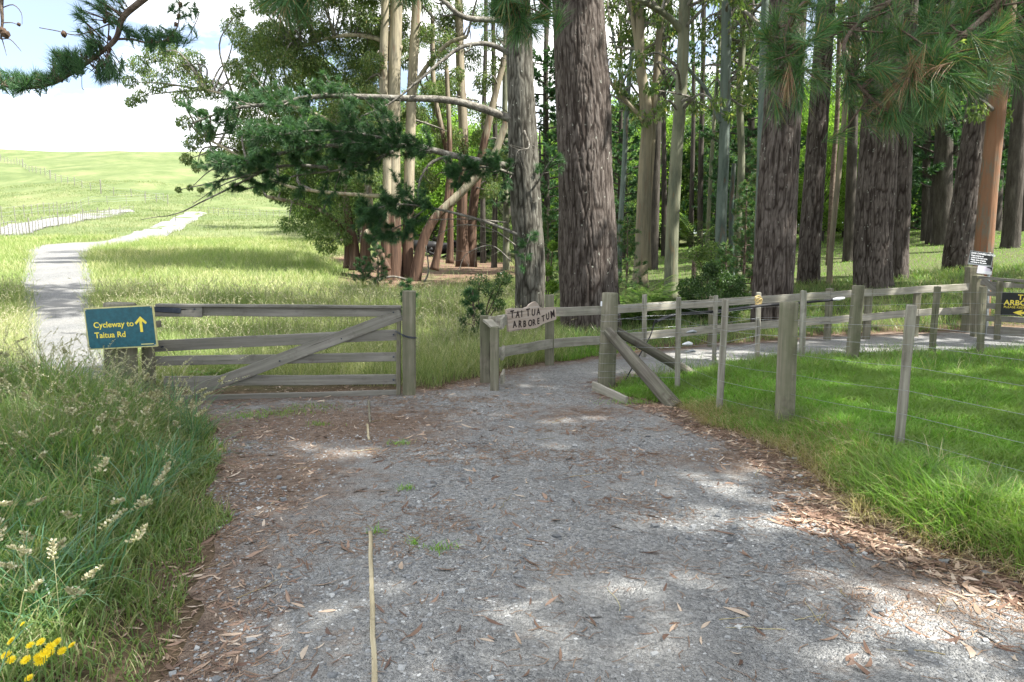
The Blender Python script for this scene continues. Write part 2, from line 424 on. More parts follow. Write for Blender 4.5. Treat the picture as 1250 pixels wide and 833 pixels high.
M_RUBBER = simple('black_pipe', (0.015, 0.016, 0.017), 0.5)
M_INK = simple('carved_letter', (0.03, 0.02, 0.018), 0.9)
M_COW = simple('cow_hide', (0.008, 0.008, 0.009), 0.6)
M_TWINE = simple('twine', (0.42, 0.32, 0.14), 0.9)
M_CONE = simple('cone_scale', (0.07, 0.045, 0.03), 0.9)
M_STONE = None
def stone_mat():
    m, nt, out = mat('loose_stone')
    geo = nt.nodes.new('ShaderNodeNewGeometry')
    c = ramp(nt, geo.outputs['Random Per Island'], [(0, (0.10, 0.107, 0.113)), (0.5, (0.225, 0.235, 0.24)), (0.9, (0.35, 0.36, 0.36)), (1, (0.46, 0.47, 0.46))])
    n = noise(nt, (90, 90, 90), 3, 0.6)
    cc = mix(nt, 0.5, c.outputs[0], ramp(nt, n, [(0.3, (0.6, 0.6, 0.6)), (0.7, (1.25, 1.25, 1.25))]).outputs[0], 'MULTIPLY')
    principled(nt, out, cc, 0.85, None, 0.25)
    return m
M_STONE = stone_mat()

# ------------------------------------------------------------------ mesh helpers
class MB:
    def __init__(s):
        s.V = []; s.T = []; s.Q = []; s.n = 0; s.A = []
    def add(s, V, T=None, Q=None, attr=None):
        V = np.asarray(V, float)
        s.V.append(V)
        if T is not None and len(T): s.T.append(np.asarray(T) + s.n)
        if Q is not None and len(Q): s.Q.append(np.asarray(Q) + s.n)
        if attr is not None: s.A.append(np.asarray(attr, float))
        s.n += len(V)
    def mesh(s, name, mat, smooth=False, attr_name=None, attrs=None):
        me = bpy.data.meshes.new(name)
        V = np.concatenate(s.V) if s.V else np.zeros((0, 3))
        T = np.concatenate(s.T) if s.T else np.zeros((0, 3), int)
        Q = np.concatenate(s.Q) if s.Q else np.zeros((0, 4), int)
        nl = T.size + Q.size; nf = len(T) + len(Q)
        me.vertices.add(len(V)); me.loops.add(nl); me.polygons.add(nf)
        me.vertices.foreach_set('co', V.astype(np.float32).ravel())
        me.loops.foreach_set('vertex_index', np.concatenate([T.ravel(), Q.ravel()]).astype(np.int32))
        ls = np.concatenate([np.arange(len(T)) * 3, T.size + np.arange(len(Q)) * 4]).astype(np.int32)
        me.polygons.foreach_set('loop_start', ls)
        me.polygons.foreach_set('use_smooth', np.full(nf, bool(smooth)))
        me.update(calc_edges=True)
        if attr_name and s.A:
            a = me.attributes.new(attr_name, 'FLOAT', 'POINT'); a.data.foreach_set('value', np.concatenate(s.A).astype(np.float32))
        for k, v in (attrs or {}).items():
            a = me.attributes.new(k, 'FLOAT', 'POINT'); a.data.foreach_set('value', np.asarray(v, np.float32).ravel())
        if mat is not None: me.materials.append(mat)
        return me
    def obj(s, name, mat, parent=None, smooth=False, **kw):
        me = s.mesh(name, mat, smooth, **kw)
        return put(name, me, parent)

def put(name, me, parent=None, loc=None):
    """a mesh in world coordinates, hung under an unrotated Empty"""
    o = bpy.data.objects.new(name, me); COL.objects.link(o)
    if parent is not None:
        o.parent = parent
        if loc is None: o.location = tuple(-np.array(parent.location)) if not parent.get('_rooted') else (0, 0, 0)
    if loc is not None: o.location = loc
    return o

def thing(name, label, cat, loc=(0, 0, 0), group=None):
    o = bpy.data.objects.new(name, None); COL.objects.link(o)
    o.empty_display_size = 0.2
    o.location = tuple(float(v) for v in loc); o['label'] = label; o['category'] = cat
    if group: o['group'] = group
    return o

def tag(o, label=None, cat=None, group=None, kind=None):
    if label: o['label'] = label
    if cat: o['category'] = cat
    if group: o['group'] = group
    if kind: o['kind'] = kind
    return o

def unit(v):
    v = np.asarray(v, float)
    return v / (np.linalg.norm(v, axis=-1, keepdims=True) + 1e-12)

def tube_vf(P, R, seg=8, cap=True):
    P = np.asarray(P, float); n = len(P); R = np.broadcast_to(np.asarray(R, float), (n,))
    T = unit(np.gradient(P, axis=0))
    ref = np.array([0, 0, 1.0]) if abs(T[0][2]) < 0.9 else np.array([1.0, 0, 0])
    V = []; u = unit(np.cross(T[0], ref))
    ang = np.arange(seg) / seg * 2 * PI
    for i in range(n):
        u = unit(u - T[i] * np.dot(u, T[i])); w = np.cross(T[i], u)
        V.append(P[i] + R[i] * (np.cos(ang)[:, None] * u + np.sin(ang)[:, None] * w))
    V = np.concatenate(V)
    i = np.arange(n - 1)[:, None] * seg; j = np.arange(seg)[None]; k = (j + 1) % seg
    Q = np.stack([i + j, i + k, i + seg + k, i + seg + j], -1).reshape(-1, 4)
    Tt = []
    if cap:
        V = np.vstack([V, P[0], P[-1]]); a, b = n * seg, n * seg + 1
        jj = np.arange(seg); kk = (jj + 1) % seg
        Tt = np.vstack([np.stack([np.full(seg, a), kk, jj], -1), np.stack([np.full(seg, b), (n - 1) * seg + jj, (n - 1) * seg + kk], -1)])
    return V, Tt, Q

def curve_pts(P, n=12):
    """Catmull-Rom through the control points"""
    P = [np.asarray(p, float) for p in P]
    if len(P) == 2: return np.array([P[0] + (P[1] - P[0]) * t for t in np.linspace(0, 1, n)])
    Q = [2 * P[0] - P[1]] + P + [2 * P[-1] - P[-2]]
    out = []; m = len(P) - 1; per = max(2, n // m)
    for i in range(m):
        a, b, c, d = Q[i:i + 4]
        for t in np.linspace(0, 1, per, endpoint=False):
            out.append(0.5 * ((2 * b) + (-a + c) * t + (2 * a - 5 * b + 4 * c - d) * t * t + (-a + 3 * b - 3 * c + d) * t ** 3))
    out.append(P[-1])
    return np.array(out)

# planks and posts: local X (plank) or local Z (post) runs along the grain
def plank(name, p0, p1, h, t, matl, parent, up=(0, 0, 1), nseg=8, wob=0.003, bev=0.004, roll=0.0, seed=0):
    p0 = np.asarray(p0, float); p1 = np.asarray(p1, float); L = np.linalg.norm(p1 - p0)
    x = unit(p1 - p0); up = np.asarray(up, float); z = unit(up - x * np.dot(up, x)); y = np.cross(z, x)
    if roll:
        y, z = y * math.cos(roll) + z * math.sin(roll), z * math.cos(roll) - y * math.sin(roll)
    r = np.random.default_rng(seed + int(abs(p0[0] * 131 + p1[1] * 37 + h * 1000)))
    xs = np.concatenate([[-L / 2, -L / 2 + bev], np.linspace(-L / 2, L / 2, nseg + 1)[1:-1], [L / 2 - bev, L / 2]])
    prof = []
    a, b = t / 2, h / 2
    for sy, sz in ((1, 1), (-1, 1), (-1, -1), (1, -1)):
        if sy * sz > 0: prof += [(sy * a, sz * (b - bev)), (sy * (a - bev), sz * b)]
        else: prof += [(sy * (a - bev), sz * b), (sy * a, sz * (b - bev))]
    prof = np.array(prof); ns = len(prof); V = []
    drift = r.normal(0, wob, (len(xs), 2)); drift = (drift + np.roll(drift, 1, 0)) * .6
    for i, xx in enumerate(xs):
        s = 1.0 if 0 < i < len(xs) - 1 else 0.0
        pr = prof.copy()
        if not s: pr = np.sign(pr) * np.maximum(np.abs(pr) - bev, 0)
        V.append(np.column_stack([np.full(ns, xx), pr[:, 0] + drift[i, 0], pr[:, 1] + drift[i, 1]]))
    V = np.concatenate(V); n = len(xs)
    i = np.arange(n - 1)[:, None] * ns; j = np.arange(ns)[None]; k = (j + 1) % ns
    Q = np.stack([i + j, i + k, i + ns + k, i + ns + j], -1).reshape(-1, 4)
    V = np.vstack([V, [-L / 2, 0, 0], [L / 2, 0, 0]]); jj = np.arange(ns); kk = (jj + 1) % ns
    T = np.vstack([np.stack([np.full(ns, n * ns), kk, jj], -1), np.stack([np.full(ns, n * ns + 1), (n - 1) * ns + jj, (n - 1) * ns + kk], -1)])
    mb = MB(); mb.add(V, T, Q); me = mb.mesh(name, matl)
    o = bpy.data.objects.new(name, me); COL.objects.link(o)
    M = Matrix(((x[0], y[0], z[0]), (x[1], y[1], z[1]), (x[2], y[2], z[2]))).to_4x4()
    c = (p0 + p1) / 2
    if parent is not None:
        o.parent = parent; c = c - np.array(parent.location)
    M.translation = Vector(c); o.matrix_local = M
    return o

def square_post(name, p0, p1, w, d, matl, parent, face=(0, -1, 0), **kw):
    """a post whose grain runs along its length; reuse plank, then swap axes so the texture runs along local Z"""
    p0 = np.asarray(p0, float); p1 = np.asarray(p1, float)
    L = np.linalg.norm(p1 - p0); z = unit(p1 - p0); f = np.asarray(face, float); y = -unit(f - z * np.dot(f, z)); x = np.cross(y, z)
    r = np.random.default_rng(int(abs(p0[0] * 311 + p0[1] * 97)))
    bev = min(0.006, w * .15)
    a, b = w / 2, d / 2
    prof = np.array([(a, -(b - bev)), (a, b - bev), (a - bev, b), (-(a - bev), b), (-a, b - bev), (-a, -(b - bev)), (-(a - bev), -b), (a - bev, -b)])
    ns = 8; zs = np.concatenate([[0, 0.01], np.linspace(0, L, 8)[1:-1], [L - bev, L]]); V = []
    for i, zz in enumerate(zs):
        pr = prof + r.normal(0, 0.0018, prof.shape)
        if i in (0, len(zs) - 1): pr = np.sign(prof) * np.maximum(np.abs(prof) - bev, 0)
        tilt = (r.normal(0, 0.004, 8) if i == len(zs) - 1 else 0)
        V.append(np.column_stack([pr[:, 0], pr[:, 1], zz + tilt + np.zeros(ns)]))
    V = np.concatenate(V); n = len(zs)
    i = np.arange(n - 1)[:, None] * ns; j = np.arange(ns)[None]; k = (j + 1) % ns
    Q = np.stack([i + j, i + k, i + ns + k, i + ns + j], -1).reshape(-1, 4)
    V = np.vstack([V, [0, 0, 0], [0, 0, L]]); jj = np.arange(ns); kk = (jj + 1) % ns
    T = np.vstack([np.stack([np.full(ns, n * ns), kk, jj], -1), np.stack([np.full(ns, n * ns + 1), (n - 1) * ns + jj, (n - 1) * ns + kk], -1)])
    mb = MB(); mb.add(V, T, Q); me = mb.mesh(name, matl)
    o = bpy.data.objects.new(name, me); COL.objects.link(o)
    M = Matrix(((x[0], y[0], z[0]), (x[1], y[1], z[1]), (x[2], y[2], z[2]))).to_4x4()
    c = p0.copy()
    if parent is not None:
        o.parent = parent; c = c - np.array(parent.location)
    M.translation = Vector(c); o.matrix_local = M
    return o

def round_post(name, p0, p1, r0, r1, matl, parent, seg=28, bulge=0.03, seed=1, dome=0.0):
    p0 = np.asarray(p0, float); p1 = np.asarray(p1, float)
    L = np.linalg.norm(p1 - p0); z = unit(p1 - p0)
    ref = np.array([1.0, 0, 0]); y = unit(np.cross(z, ref)); x = np.cross(y, z)
    zs = np.concatenate([np.linspace(0, L - 0.012, 26), [L]]); ang = np.arange(seg) / seg * 2 * PI; V = []
    for i, zz in enumerate(zs):
        r = r0 + (r1 - r0) * zz / L
        if i == len(zs) - 1: r -= 0.010
        rr = r * (1 + bulge * (vn3(np.cos(ang) * 1.3 + seed * 7, np.sin(ang) * 1.3, zz * 2.2, seed) - 0.5) * 2 + 0.008 * (vn3(np.cos(ang) * 5 + seed, np.sin(ang) * 5, zz * 1.1, seed + 3) - .5))
        V.append(np.column_stack([np.cos(ang) * rr, np.sin(ang) * rr, np.full(seg, zz)]))
    V = np.concatenate(V); n = len(zs)
    i = np.arange(n - 1)[:, None] * seg; j = np.arange(seg)[None]; k = (j + 1) % seg
    Q = np.stack([i + j, i + k, i + seg + k, i + seg + j], -1).reshape(-1, 4)
    V = np.vstack([V, [0, 0, 0], [0, 0, L + dome]]); jj = np.arange(seg); kk = (jj + 1) % seg
    T = np.vstack([np.stack([np.full(seg, n * seg), kk, jj], -1), np.stack([np.full(seg, n * seg + 1), (n - 1) * seg + jj, (n - 1) * seg + kk], -1)])
    mb = MB(); mb.add(V, T, Q); me = mb.mesh(name, matl)
    me.polygons.foreach_set('use_smooth', np.array([len(p.vertices) == 4 for p in me.polygons]))
    o = bpy.data.objects.new(name, me); COL.objects.link(o)
    M = Matrix(((x[0], y[0], z[0]), (x[1], y[1], z[1]), (x[2], y[2], z[2]))).to_4x4()
    c = p0.copy()
    if parent is not None:
        o.parent = parent; c = c - np.array(parent.location)
    M.translation = Vector(c); o.matrix_local = M
    return o

# ------------------------------------------------------------------ GROUND
def axis_coords(lo, hi, step, far_lo, far_hi, g=1.07, cap=9.0):
    a = list(np.arange(lo, hi + 1e-6, step))
    s = step; x = hi
    while x < far_hi:
        s = min(s * g, cap); x += s; a.append(x)
    s = step; x = lo; pre = []
    while x > far_lo:
        s = min(s * g, cap); x -= s; pre.append(x)
    return np.array(pre[::-1] + a)
xs = axis_coords(-6.5, 9.5, 0.055, -420, 420)
ys = axis_coords(1.0, 13.5, 0.055, -60, 620)
X, Yg = np.meshgrid(xs, ys)
nearm = (X > -8) & (X < 14) & (Yg > -5) & (Yg < 16)
GR = np.full(X.shape, -9.0)
GR[nearm] = grav(X[nearm], Yg[nearm])
Z = ground_z(X, Yg, GR)
idx = np.arange(X.size).reshape(X.shape)
Qg = np.stack([idx[:-1, :-1], idx[:-1, 1:], idx[1:, 1:], idx[1:, :-1]], -1).reshape(-1, 4)
V = np.column_stack([X.ravel(), Yg.ravel(), Z.ravel()])
meadow = sstep(1.5, -3.5, X + 0.02 * Yg) * sstep(7.5, 10, Yg)
meadow = np.maximum(meadow, 0.35 * sstep(13, 20, Yg))
meadow = np.maximum(meadow, sstep(70, 100, Yg))
MP = [G2(*p) for p in ((418, 318), (436, 350), (500, 356), (560, 349), (640, 338), (645, 322), (560, 314), (500, 311), (450, 309))]
mgrid = Grid(lambda a, b: poly_sdf(MP, a, b), -30, 10, 12, 60, 0.3)
def mound(x, y):
    return sstep(-1.0, .6, mgrid(x, y) + (vn2(x * .8, y * .8, 17) - .5) * 2.0)
edge = np.exp(-np.abs(GR) / 0.30) * sstep(0.2, -0.2, GR) * nearm
litter = np.clip(edge * 1.3, 0, 1)
litter = np.maximum(litter, mound(X, Yg) * (Yg > 12) * (0.5 + 0.5 * sstep(.3, .5, fbm2(X * 1.5, Yg * 1.5, 8))))
mb = MB(); mb.add(V, None, Qg)
ground = mb.obj('ground', ground_material(), smooth=True, attrs={'meadow': meadow, 'litter': litter})
tag(ground, 'grassy ground rising to a pale green hill on the left', 'ground', kind='structure')

# gravel path as its own sheet, 4 mm above
inside = GR > 0
cell = inside[:-1, :-1] | inside[1:, :-1] | inside[:-1, 1:] | inside[1:, 1:]
sel = cell.ravel()
Qs = Qg[sel]
used = np.unique(Qs); remap = np.full(X.size, -1); remap[used] = np.arange(len(used))
Vx = V[used].copy(); gr = GR.ravel()[used]
out = gr < 0
e = 0.01
px_, py_ = Vx[out, 0], Vx[out, 1]
gx_ = (grav(px_ + e, py_) - grav(px_ - e, py_)) / (2 * e); gy_ = (grav(px_, py_ + e) - grav(px_, py_ - e)) / (2 * e)
gn = np.maximum(np.hypot(gx_, gy_), 0.6) ** 2
Vx[out, 0] -= gr[out] * gx_ / gn; Vx[out, 1] -= gr[out] * gy_ / gn
Vx[:, 2] = ground_z(Vx[:, 0], Vx[:, 1], np.maximum(gr, 0)) + 0.005
# litter strips: left edge by the gate, right edge below the bank, round the strainer post
Bx, By = Vx[:, 0], Vx[:, 1]
d = gsd(Bx, By)
lit = np.exp(-np.maximum(d, 0) / 0.30) * 0.75 * sstep(0.5, 2.5, By)
gA = G2(400, 520); gB = G2(330, 590); gC = G2(930, 560); gD = G2(720, 505); gE = G2(1150, 720)
for (cx, cy), rx, ry, a in ((gA, 1.3, .8, .75), (gB, .7, 1.1, .6), (gC, .8, .5, .6), (gD, .8, .4, .4), (gE, .8, .5, .35)):
    lit = np.maximum(lit, a * np.exp(-(((Bx - cx) / rx) ** 2 + ((By - cy) / ry) ** 2)))
mb = MB(); mb.add(Vx, None, remap[Qs])
path = mb.obj('gravel_path', gravel_material('path_gravel'), smooth=True, attrs={'litter': lit})
tag(path, 'grey gravel path strewn with brown leaves', 'path', kind='structure')

def strip(name, Lp, Rp, zoff, matl, label, cross=8, nl=90):
    Lc = curve_pts([(*p, 0) for p in Lp], nl); Rc = curve_pts([(*p, 0) for p in Rp], nl)
    wv = (vn2(Lc[:, 0] * 1.3, Lc[:, 1] * 1.3, 5) - .5) * .4; Lc[:, 0] += wv - .12; wv = (vn2(Rc[:, 0] * 1.3 + 9, Rc[:, 1] * 1.3, 6) - .5) * .4; Rc[:, 0] += wv + .12
    t = np.linspace(0, 1, cross + 1)
    P = Lc[:, None, :] * (1 - t[None, :, None]) + Rc[:, None, :] * t[None, :, None]
    P[..., 2] = ground_z(P[..., 0], P[..., 1], np.full(P.shape[:2], -3.0)) + zoff
    n, m = P.shape[:2]; ix = np.arange(n * m).reshape(n, m)
    Q = np.stack([ix[:-1, :-1], ix[:-1, 1:], ix[1:, 1:], ix[1:, :-1]], -1).reshape(-1, 4)
    mb = MB(); mb.add(P.reshape(-1, 3), None, Q)
    o = mb.obj(name, matl, smooth=True); tag(o, label, 'path', kind='structure'); return o
M_PALEGRAV = gravel_material('pale_gravel', 0.80, True)
strip('cycleway', CL, CR, 0.03, M_PALEGRAV, 'pale gravel cycleway winding up to the left of the gate')
strip('farm_road', RL, RR, 0.06, M_PALEGRAV, 'pale farm road crossing the hill foot')

# ------------------------------------------------------------------ GRASS
def blades(P, H, W, lean=0.3, droop=0.5, nseg=3, rng=RNG, dirn=None):
    """ribbons: P (n,3) roots; H,W (n,)"""
    n = len(P); th = rng.uniform(0, 2 * PI, n); H = np.broadcast_to(H, (n,)); W = np.broadcast_to(W, (n,))
    ph = rng.uniform(0, 2 * PI, n) if dirn is None else dirn + rng.normal(0, 0.6, n)
    side = np.column_stack([np.cos(th), np.sin(th), np.zeros(n)])
    out = np.column_stack([np.cos(ph), np.sin(ph), np.zeros(n)])
    ln = np.abs(rng.normal(0, lean, n)); dr = rng.uniform(0.1, 1, n) * droop
    V = np.empty((n, 2 * nseg + 1, 3))
    for k in range(nseg):
        t = k / nseg
        c = P + out * ((ln * t + dr * t ** 2.4) * H)[:, None]
        c[:, 2] += H * (t - 0.35 * dr * t ** 2.6)
        w = W * (1 - 0.55 * t) * .5
        V[:, 2 * k] = c - side * w[:, None]; V[:, 2 * k + 1] = c + side * w[:, None]
    c = P + out * ((ln + dr) * H)[:, None]; c[:, 2] += H * (1 - 0.5 * dr); V[:, -1] = c
    m = 2 * nseg + 1; b = (np.arange(n) * m)[:, None]
    Q = np.concatenate([b + np.array([[2 * k, 2 * k + 1, 2 * k + 3, 2 * k + 2]]) for k in range(nseg - 1)], 0) if nseg > 1 else np.zeros((0, 4), int)
    T = b + np.array([[2 * nseg - 2, 2 * nseg - 1, 2 * nseg]])
    return V.reshape(-1, 3), T, Q

def scatter(n, x0, x1, y0, y1, keep):
    x = RNG.uniform(x0, x1, n); y = RNG.uniform(y0, y1, n)
    k = keep(x, y); return x[k], y[k]

def inview(x, y, m=0.6):
    return (np.abs(x) < 0.78 * y + m)

WFX = [1.0, 2.1, 2.7, 3.5, 6.0]
# lawn on the right
def lawn_keep(x, y):
    g = grav(x, y)
    return (g < -0.03) & inview(x, y) & (x > 0.7) & (RNG.uniform(0, 1, len(x)) < sstep(-0.02, -0.15, g))
x, y = scatter(430000, 0.7, 9.5, 3.0, 11.5, lawn_keep)
dist = y
keep = RNG.uniform(0, 1, len(x)) < np.clip(5.2 / dist, 0.3, 1)
x, y = x[keep], y[keep]
z = ground_z(x, y)
hh = (0.045 + 0.075 * fbm2(x * 1.2, y * 1.2, 40) + 0.05 * vn2(x * 5, y * 5, 41)) * RNG.uniform(0.5, 1.25, len(x))
# shaggy fringe hanging over the bank edge, lower right
g = grav(x, y)
fr = np.exp(-((g + 0.25) / 0.28) ** 2) * sstep(7.0, 5.0, y)
hh = hh * (1 + 1.7 * fr * RNG.uniform(0.3, 1, len(x)))
mb = MB(); mb.add(*[(v) for v in blades(np.column_stack([x, y, z - 0.01]), hh, 0.0045 + 0.0006 * y, 0.45, 0.9, 3)])
o = mb.obj('lawn_grass', L_LAWN); tag(o, 'short bright green grass on the right behind the battens', 'grass', kind='stuff')

def tussocks(centres, nb, h, w, name, label, matl, rad=.05):
    mb = MB()
    for (cx, cy) in centres:
        n = int(nb * RNG.uniform(.6, 1.3)); a = RNG.uniform(0, 2 * PI, n); r_ = rad * np.sqrt(RNG.uniform(0, 1, n)); xx = cx + np.cos(a) * r_; yy = cy + np.sin(a) * r_
        hs = h * RNG.uniform(.75, 1.15); mb.add(*blades(np.column_stack([xx, yy, ground_z(xx, yy) - .01]), hs * RNG.uniform(.5, 1.1, n), w, .35, 1.0, 6))
    o = mb.obj(name, matl); tag(o, label, 'grass', kind='stuff')
tussocks([G2(px + RNG.uniform(-8, 8), py + RNG.uniform(-4, 4)) for px, py in ((1075, 600), (1100, 612), (1125, 628), (1150, 634), (1180, 645), (1215, 660), (1240, 668), (1110, 640), (1165, 655), (1060, 618), (1200, 640), (1140, 610), (960, 530), (975, 538), (945, 528), (1235, 640))], 110, .26, .0055, 'bank_tussocks', 'arching grass tussocks along the edge of the right bank', L_TALL, .10)
# dry yellowish fringe on the bank
def fringe_keep(x, y):
    g = grav(x, y); return (g < 0.03) & (g > -0.45) & inview(x, y) & (x > 1.6) & (y < 7.2)
x, y = scatter(60000, 1.6, 6.5, 3.0, 7.2, fringe_keep)
z = ground_z(x, y); g = grav(x, y); n = len(x)
toward = np.arctan2(-0.8, -0.6)
V1, T1, Q1 = blades(np.column_stack([x, y, z - 0.01]), RNG.uniform(0.05, 0.22, n) * (0.5 + vn2(x * 2, y * 2, 50)), 0.004, 0.7, 1.2, 4, dirn=np.full(n, toward))
mb = MB(); mb.add(V1, T1, Q1)
o = mb.obj('dry_grass', L_DRY); tag(o, 'dry straw coloured grass hanging over the bank edge', 'grass', kind='stuff')

# tall verge on the left
vp_px = [(-400, 833), (200, 833), (216, 800), (236, 740), (250, 690), (262, 640), (268, 590), (262, 545), (248, 515), (208, 505), (60, 490), (-200, 490)]
VP = [(-9, -1)] + [(-1.25, -1)] + [G2(*p) for p in vp_px[1:-2]] + [G2(60, 485), (-9, 8.2)]
def _vsd0(x, y):
    return poly_sdf(VP, x, y) + (fbm2(x * 2, y * 2, 61) - .5) * 0.3
verge_sd = Grid(_vsd0, -10, 1, -1.5, 9.5, 0.05)
def vkeep(x, y):
    s = verge_sd(x, y); return (s > 0) & inview(x, y, 1.0)
x, y = scatter(260000, -8, -0.7, 1.2, 8.6, vkeep)
keep = RNG.uniform(0, 1, len(x)) < np.clip(4.6 / y, 0.35, 1); x, y = x[keep], y[keep]
s = verge_sd(x, y); z = ground_z(x, y)
clump = fbm2(x * 1.5, y * 1.5, 62)
keep = RNG.uniform(0, 1, len(x)) < 0.35 + 0.9 * sstep(0.35, 0.6, vn2(x * 4, y * 4, 63)); x, y, s, z, clump = x[keep], y[keep], s[keep], z[keep], clump[keep]
hmax = 0.13 + 0.46 * sstep(0.0, 0.9, s)
hmax *= np.clip(0.38 + 0.42 * (y - 2.3) / 1.3, 0.3, 1.0)
hmax = hmax + 0.22 * sstep(5.0, 6.8, y) * sstep(.2, .8, s)
hh = hmax * (0.55 + 0.75 * clump) * RNG.uniform(0.45, 1.15, len(x))
mb = MB(); mb.add(*blades(np.column_stack([x, y, z - 0.01]), hh, 0.006 + 0.0007 * y, 0.22, 0.75, 5))
o = mb.obj('tall_grass', L_TALL); tag(o, 'tall rank green grass on the left verge in front of the gate', 'grass', kind='stuff')

cycg = Grid(lambda a, b: poly_sdf(CYC, a, b), -120, 2, 5, 155, 0.25)
def mkeep(x, y):
    cy_ = cycg(x, y); a = (cy_ < -0.05) | ((cy_ < 0.3) & (RNG.uniform(0, 1, len(x)) < .4 * (1 - cy_ / .3))) ; b = poly_sdf(ROAD, x, y) < 0 if y.max() > 46 else True
    g = np.full(len(x), -1.0); nn = (y < 15); g[nn] = grav(x[nn], y[nn])
    bound = np.where(y < 26, x < 0.9 + 0 * y, True)
    return a & b & (g < -0.06) & inview(x, y, 1.0) & bound
# seed heads in the verge: stalk with a drooping panicle of small scales
def seedheads(n, x0, x1, y0, y1, keepf, h0, h1, headlen, wid, name, label, stalkw=0.0022, scales=26, fat=1.0):
    x, y = scatter(n, x0, x1, y0, y1, keepf); z = ground_z(x, y); n = len(x)
    H = RNG.uniform(h0, h1, n); ph = RNG.uniform(0, 2 * PI, n); ln = np.abs(RNG.normal(0, 0.22, n)); dr = RNG.uniform(0.05, 0.5, n)
    out = np.column_stack([np.cos(ph), np.sin(ph), np.zeros(n)])
    P0 = np.column_stack([x, y, z])
    def pos(t):
        c = P0 + out * ((ln * t + dr * t ** 3) * H)[:, None]; c[:, 2] += H * (t - 0.3 * dr * t ** 4); return c
    mb = MB(); ks = 6; W = stalkw * (0.7 + 0.12 * y)
    side = np.column_stack([-np.sin(ph), np.cos(ph), np.zeros(n)])
    rows = np.stack([np.stack([pos(k / (ks - 1)) - side * W[:, None] * .5, pos(k / (ks - 1)) + side * W[:, None] * .5], 1) for k in range(ks)], 1)
    b = (np.arange(n) * ks * 2)[:, None]
    Q = np.concatenate([b + np.array([[2 * k, 2 * k + 1, 2 * k + 3, 2 * k + 2]]) for k in range(ks - 1)], 0)
    stalk = MB(); stalk.add(rows.reshape(-1, 3), None, Q)
    hl = headlen / H
    for s in range(scales):
        t = 1 - hl * RNG.uniform(0, 1, n)
        c = pos(t); rad = wid * RNG.uniform(0.2, 1, n) * (0.4 + (1 - t) / hl * 0.8)
        a = RNG.uniform(0, 2 * PI, n); c = c + np.column_stack([np.cos(a), np.sin(a), RNG.uniform(-.3, .6, n)]) * rad[:, None]
        dd = unit(np.column_stack([np.cos(a), np.sin(a), RNG.uniform(.2, 1.4, n)])); sd = unit(np.cross(dd, RNG.normal(0, 1, (n, 3))))
        l = (0.008 + 0.0014 * y) * fat; w = l * (.35 if fat == 1 else .6)
        V = np.stack([c - dd * l[:, None] * .5, c + sd * w[:, None] * .5, c + dd * l[:, None] * .5, c - sd * w[:, None] * .5], 1).reshape(-1, 3)
        mb.add(V, None, np.arange(n * 4).reshape(n, 4))
    o = mb.obj(name, L_SEED); tag(o, label, 'grass', kind='stuff'); so = stalk.obj('stalks', L_STALK); so.parent = o
tx, ty = scatter(420, -6, -1, 2.6, 8.4, lambda x, y: (verge_sd(x, y) > 0.15) & inview(x, y, .3))
tussocks(list(zip(tx[:45], ty[:45])), 60, .50, .0095, 'broad_blade_tussocks', 'broad bladed blue green tussocks inside the left verge', L_BLUE, .09)
x, y = scatter(9000, -8, -0.9, 2.2, 8.6, lambda x, y: (verge_sd(x, y) > 0.0) & inview(x, y, .5) & (vn2(x * 1.7, y * 1.7, 173) > .45))
mb = MB(); mb.add(*blades(np.column_stack([x, y, ground_z(x, y)]), (.14 + .34 * sstep(0, .8, verge_sd(x, y))) * np.clip(.4 + .4 * (y - 2.3), .4, 1.1) * RNG.uniform(.6, 1.3, len(x)), .0038, .45, .9, 5))
o = mb.obj('dead_stalks', L_DRY); tag(o, 'dead straw stalks tangled in the left verge grass', 'grass', kind='stuff')
seedheads(1300, -8, -0.9, 2.2, 8.0, lambda x, y: (verge_sd(x, y) > 0.15) & inview(x, y, .5) & (vn2(x * 1.3, y * 1.3, 73) > .4), 0.34, 0.68, 0.065, 0.022, 'cocksfoot_grass', 'fat cream seed heads dotted over the left verge grass', scales=60, fat=1.5)
seedheads(5200, -14, .8, 8.5, 19, lambda x, y: mkeep(x, y) & (x < .5), 0.40, 0.75, 0.12, 0.014, 'meadow_seed_heads', 'pale seed heads standing in the meadow behind the gate', scales=12)
seedheads(5000, -8, -0.9, 1.8, 8.6, lambda x, y: (verge_sd(x, y) > 0.10) & inview(x, y, .5) & (fbm2(x * 1.1, y * 1.1, 71) > .42) & (y > 4.0), 0.45, 0.85, 0.10, 0.013, 'seeding_grass', 'pale seed heads standing above the left verge grass', scales=30)

# meadow behind the gate
def meadow_patch(n, x0, x1, y0, y1, h, w, seg, name, label, kf=mkeep, matl=L_MEAD, hn=0.8):
    x, y = scatter(n, x0, x1, y0, y1, kf)
    mm = mound(x, y); k = RNG.uniform(0, 1, len(x)) > np.clip(mm * 1.0 , 0, .985) * (y > 12); x, y = x[k], y[k]
    z = ground_z(x, y, np.full(len(x), -3.0) if y0 > 16 else None)
    hh = h * (0.35 + hn * fbm2(x * .9, y * .9, 81)) * RNG.uniform(0.5, 1.2, len(x))
    mb = MB(); mb.add(*blades(np.column_stack([x, y, z - 0.02]), hh, w * (0.5 + y / 14.0), 0.3, 0.7, seg))
    o = mb.obj(name, matl); tag(o, label, 'grass', kind='stuff')
meadow_patch(210000, -16, 0.9, 7.95, 19, 0.46, 0.0045, 3, 'meadow_grass', 'long seeding meadow grass just beyond the wooden gate',
             lambda x, y: mkeep(x, y) & (~((x > -6.2) & (x < -1.0) & (y < 8.3))))
meadow_patch(150000, -38, 0.5, 19, 46, 0.50, 0.006, 2, 'hillside_grass', 'sunlit long grass of the paddock beside the cycleway')
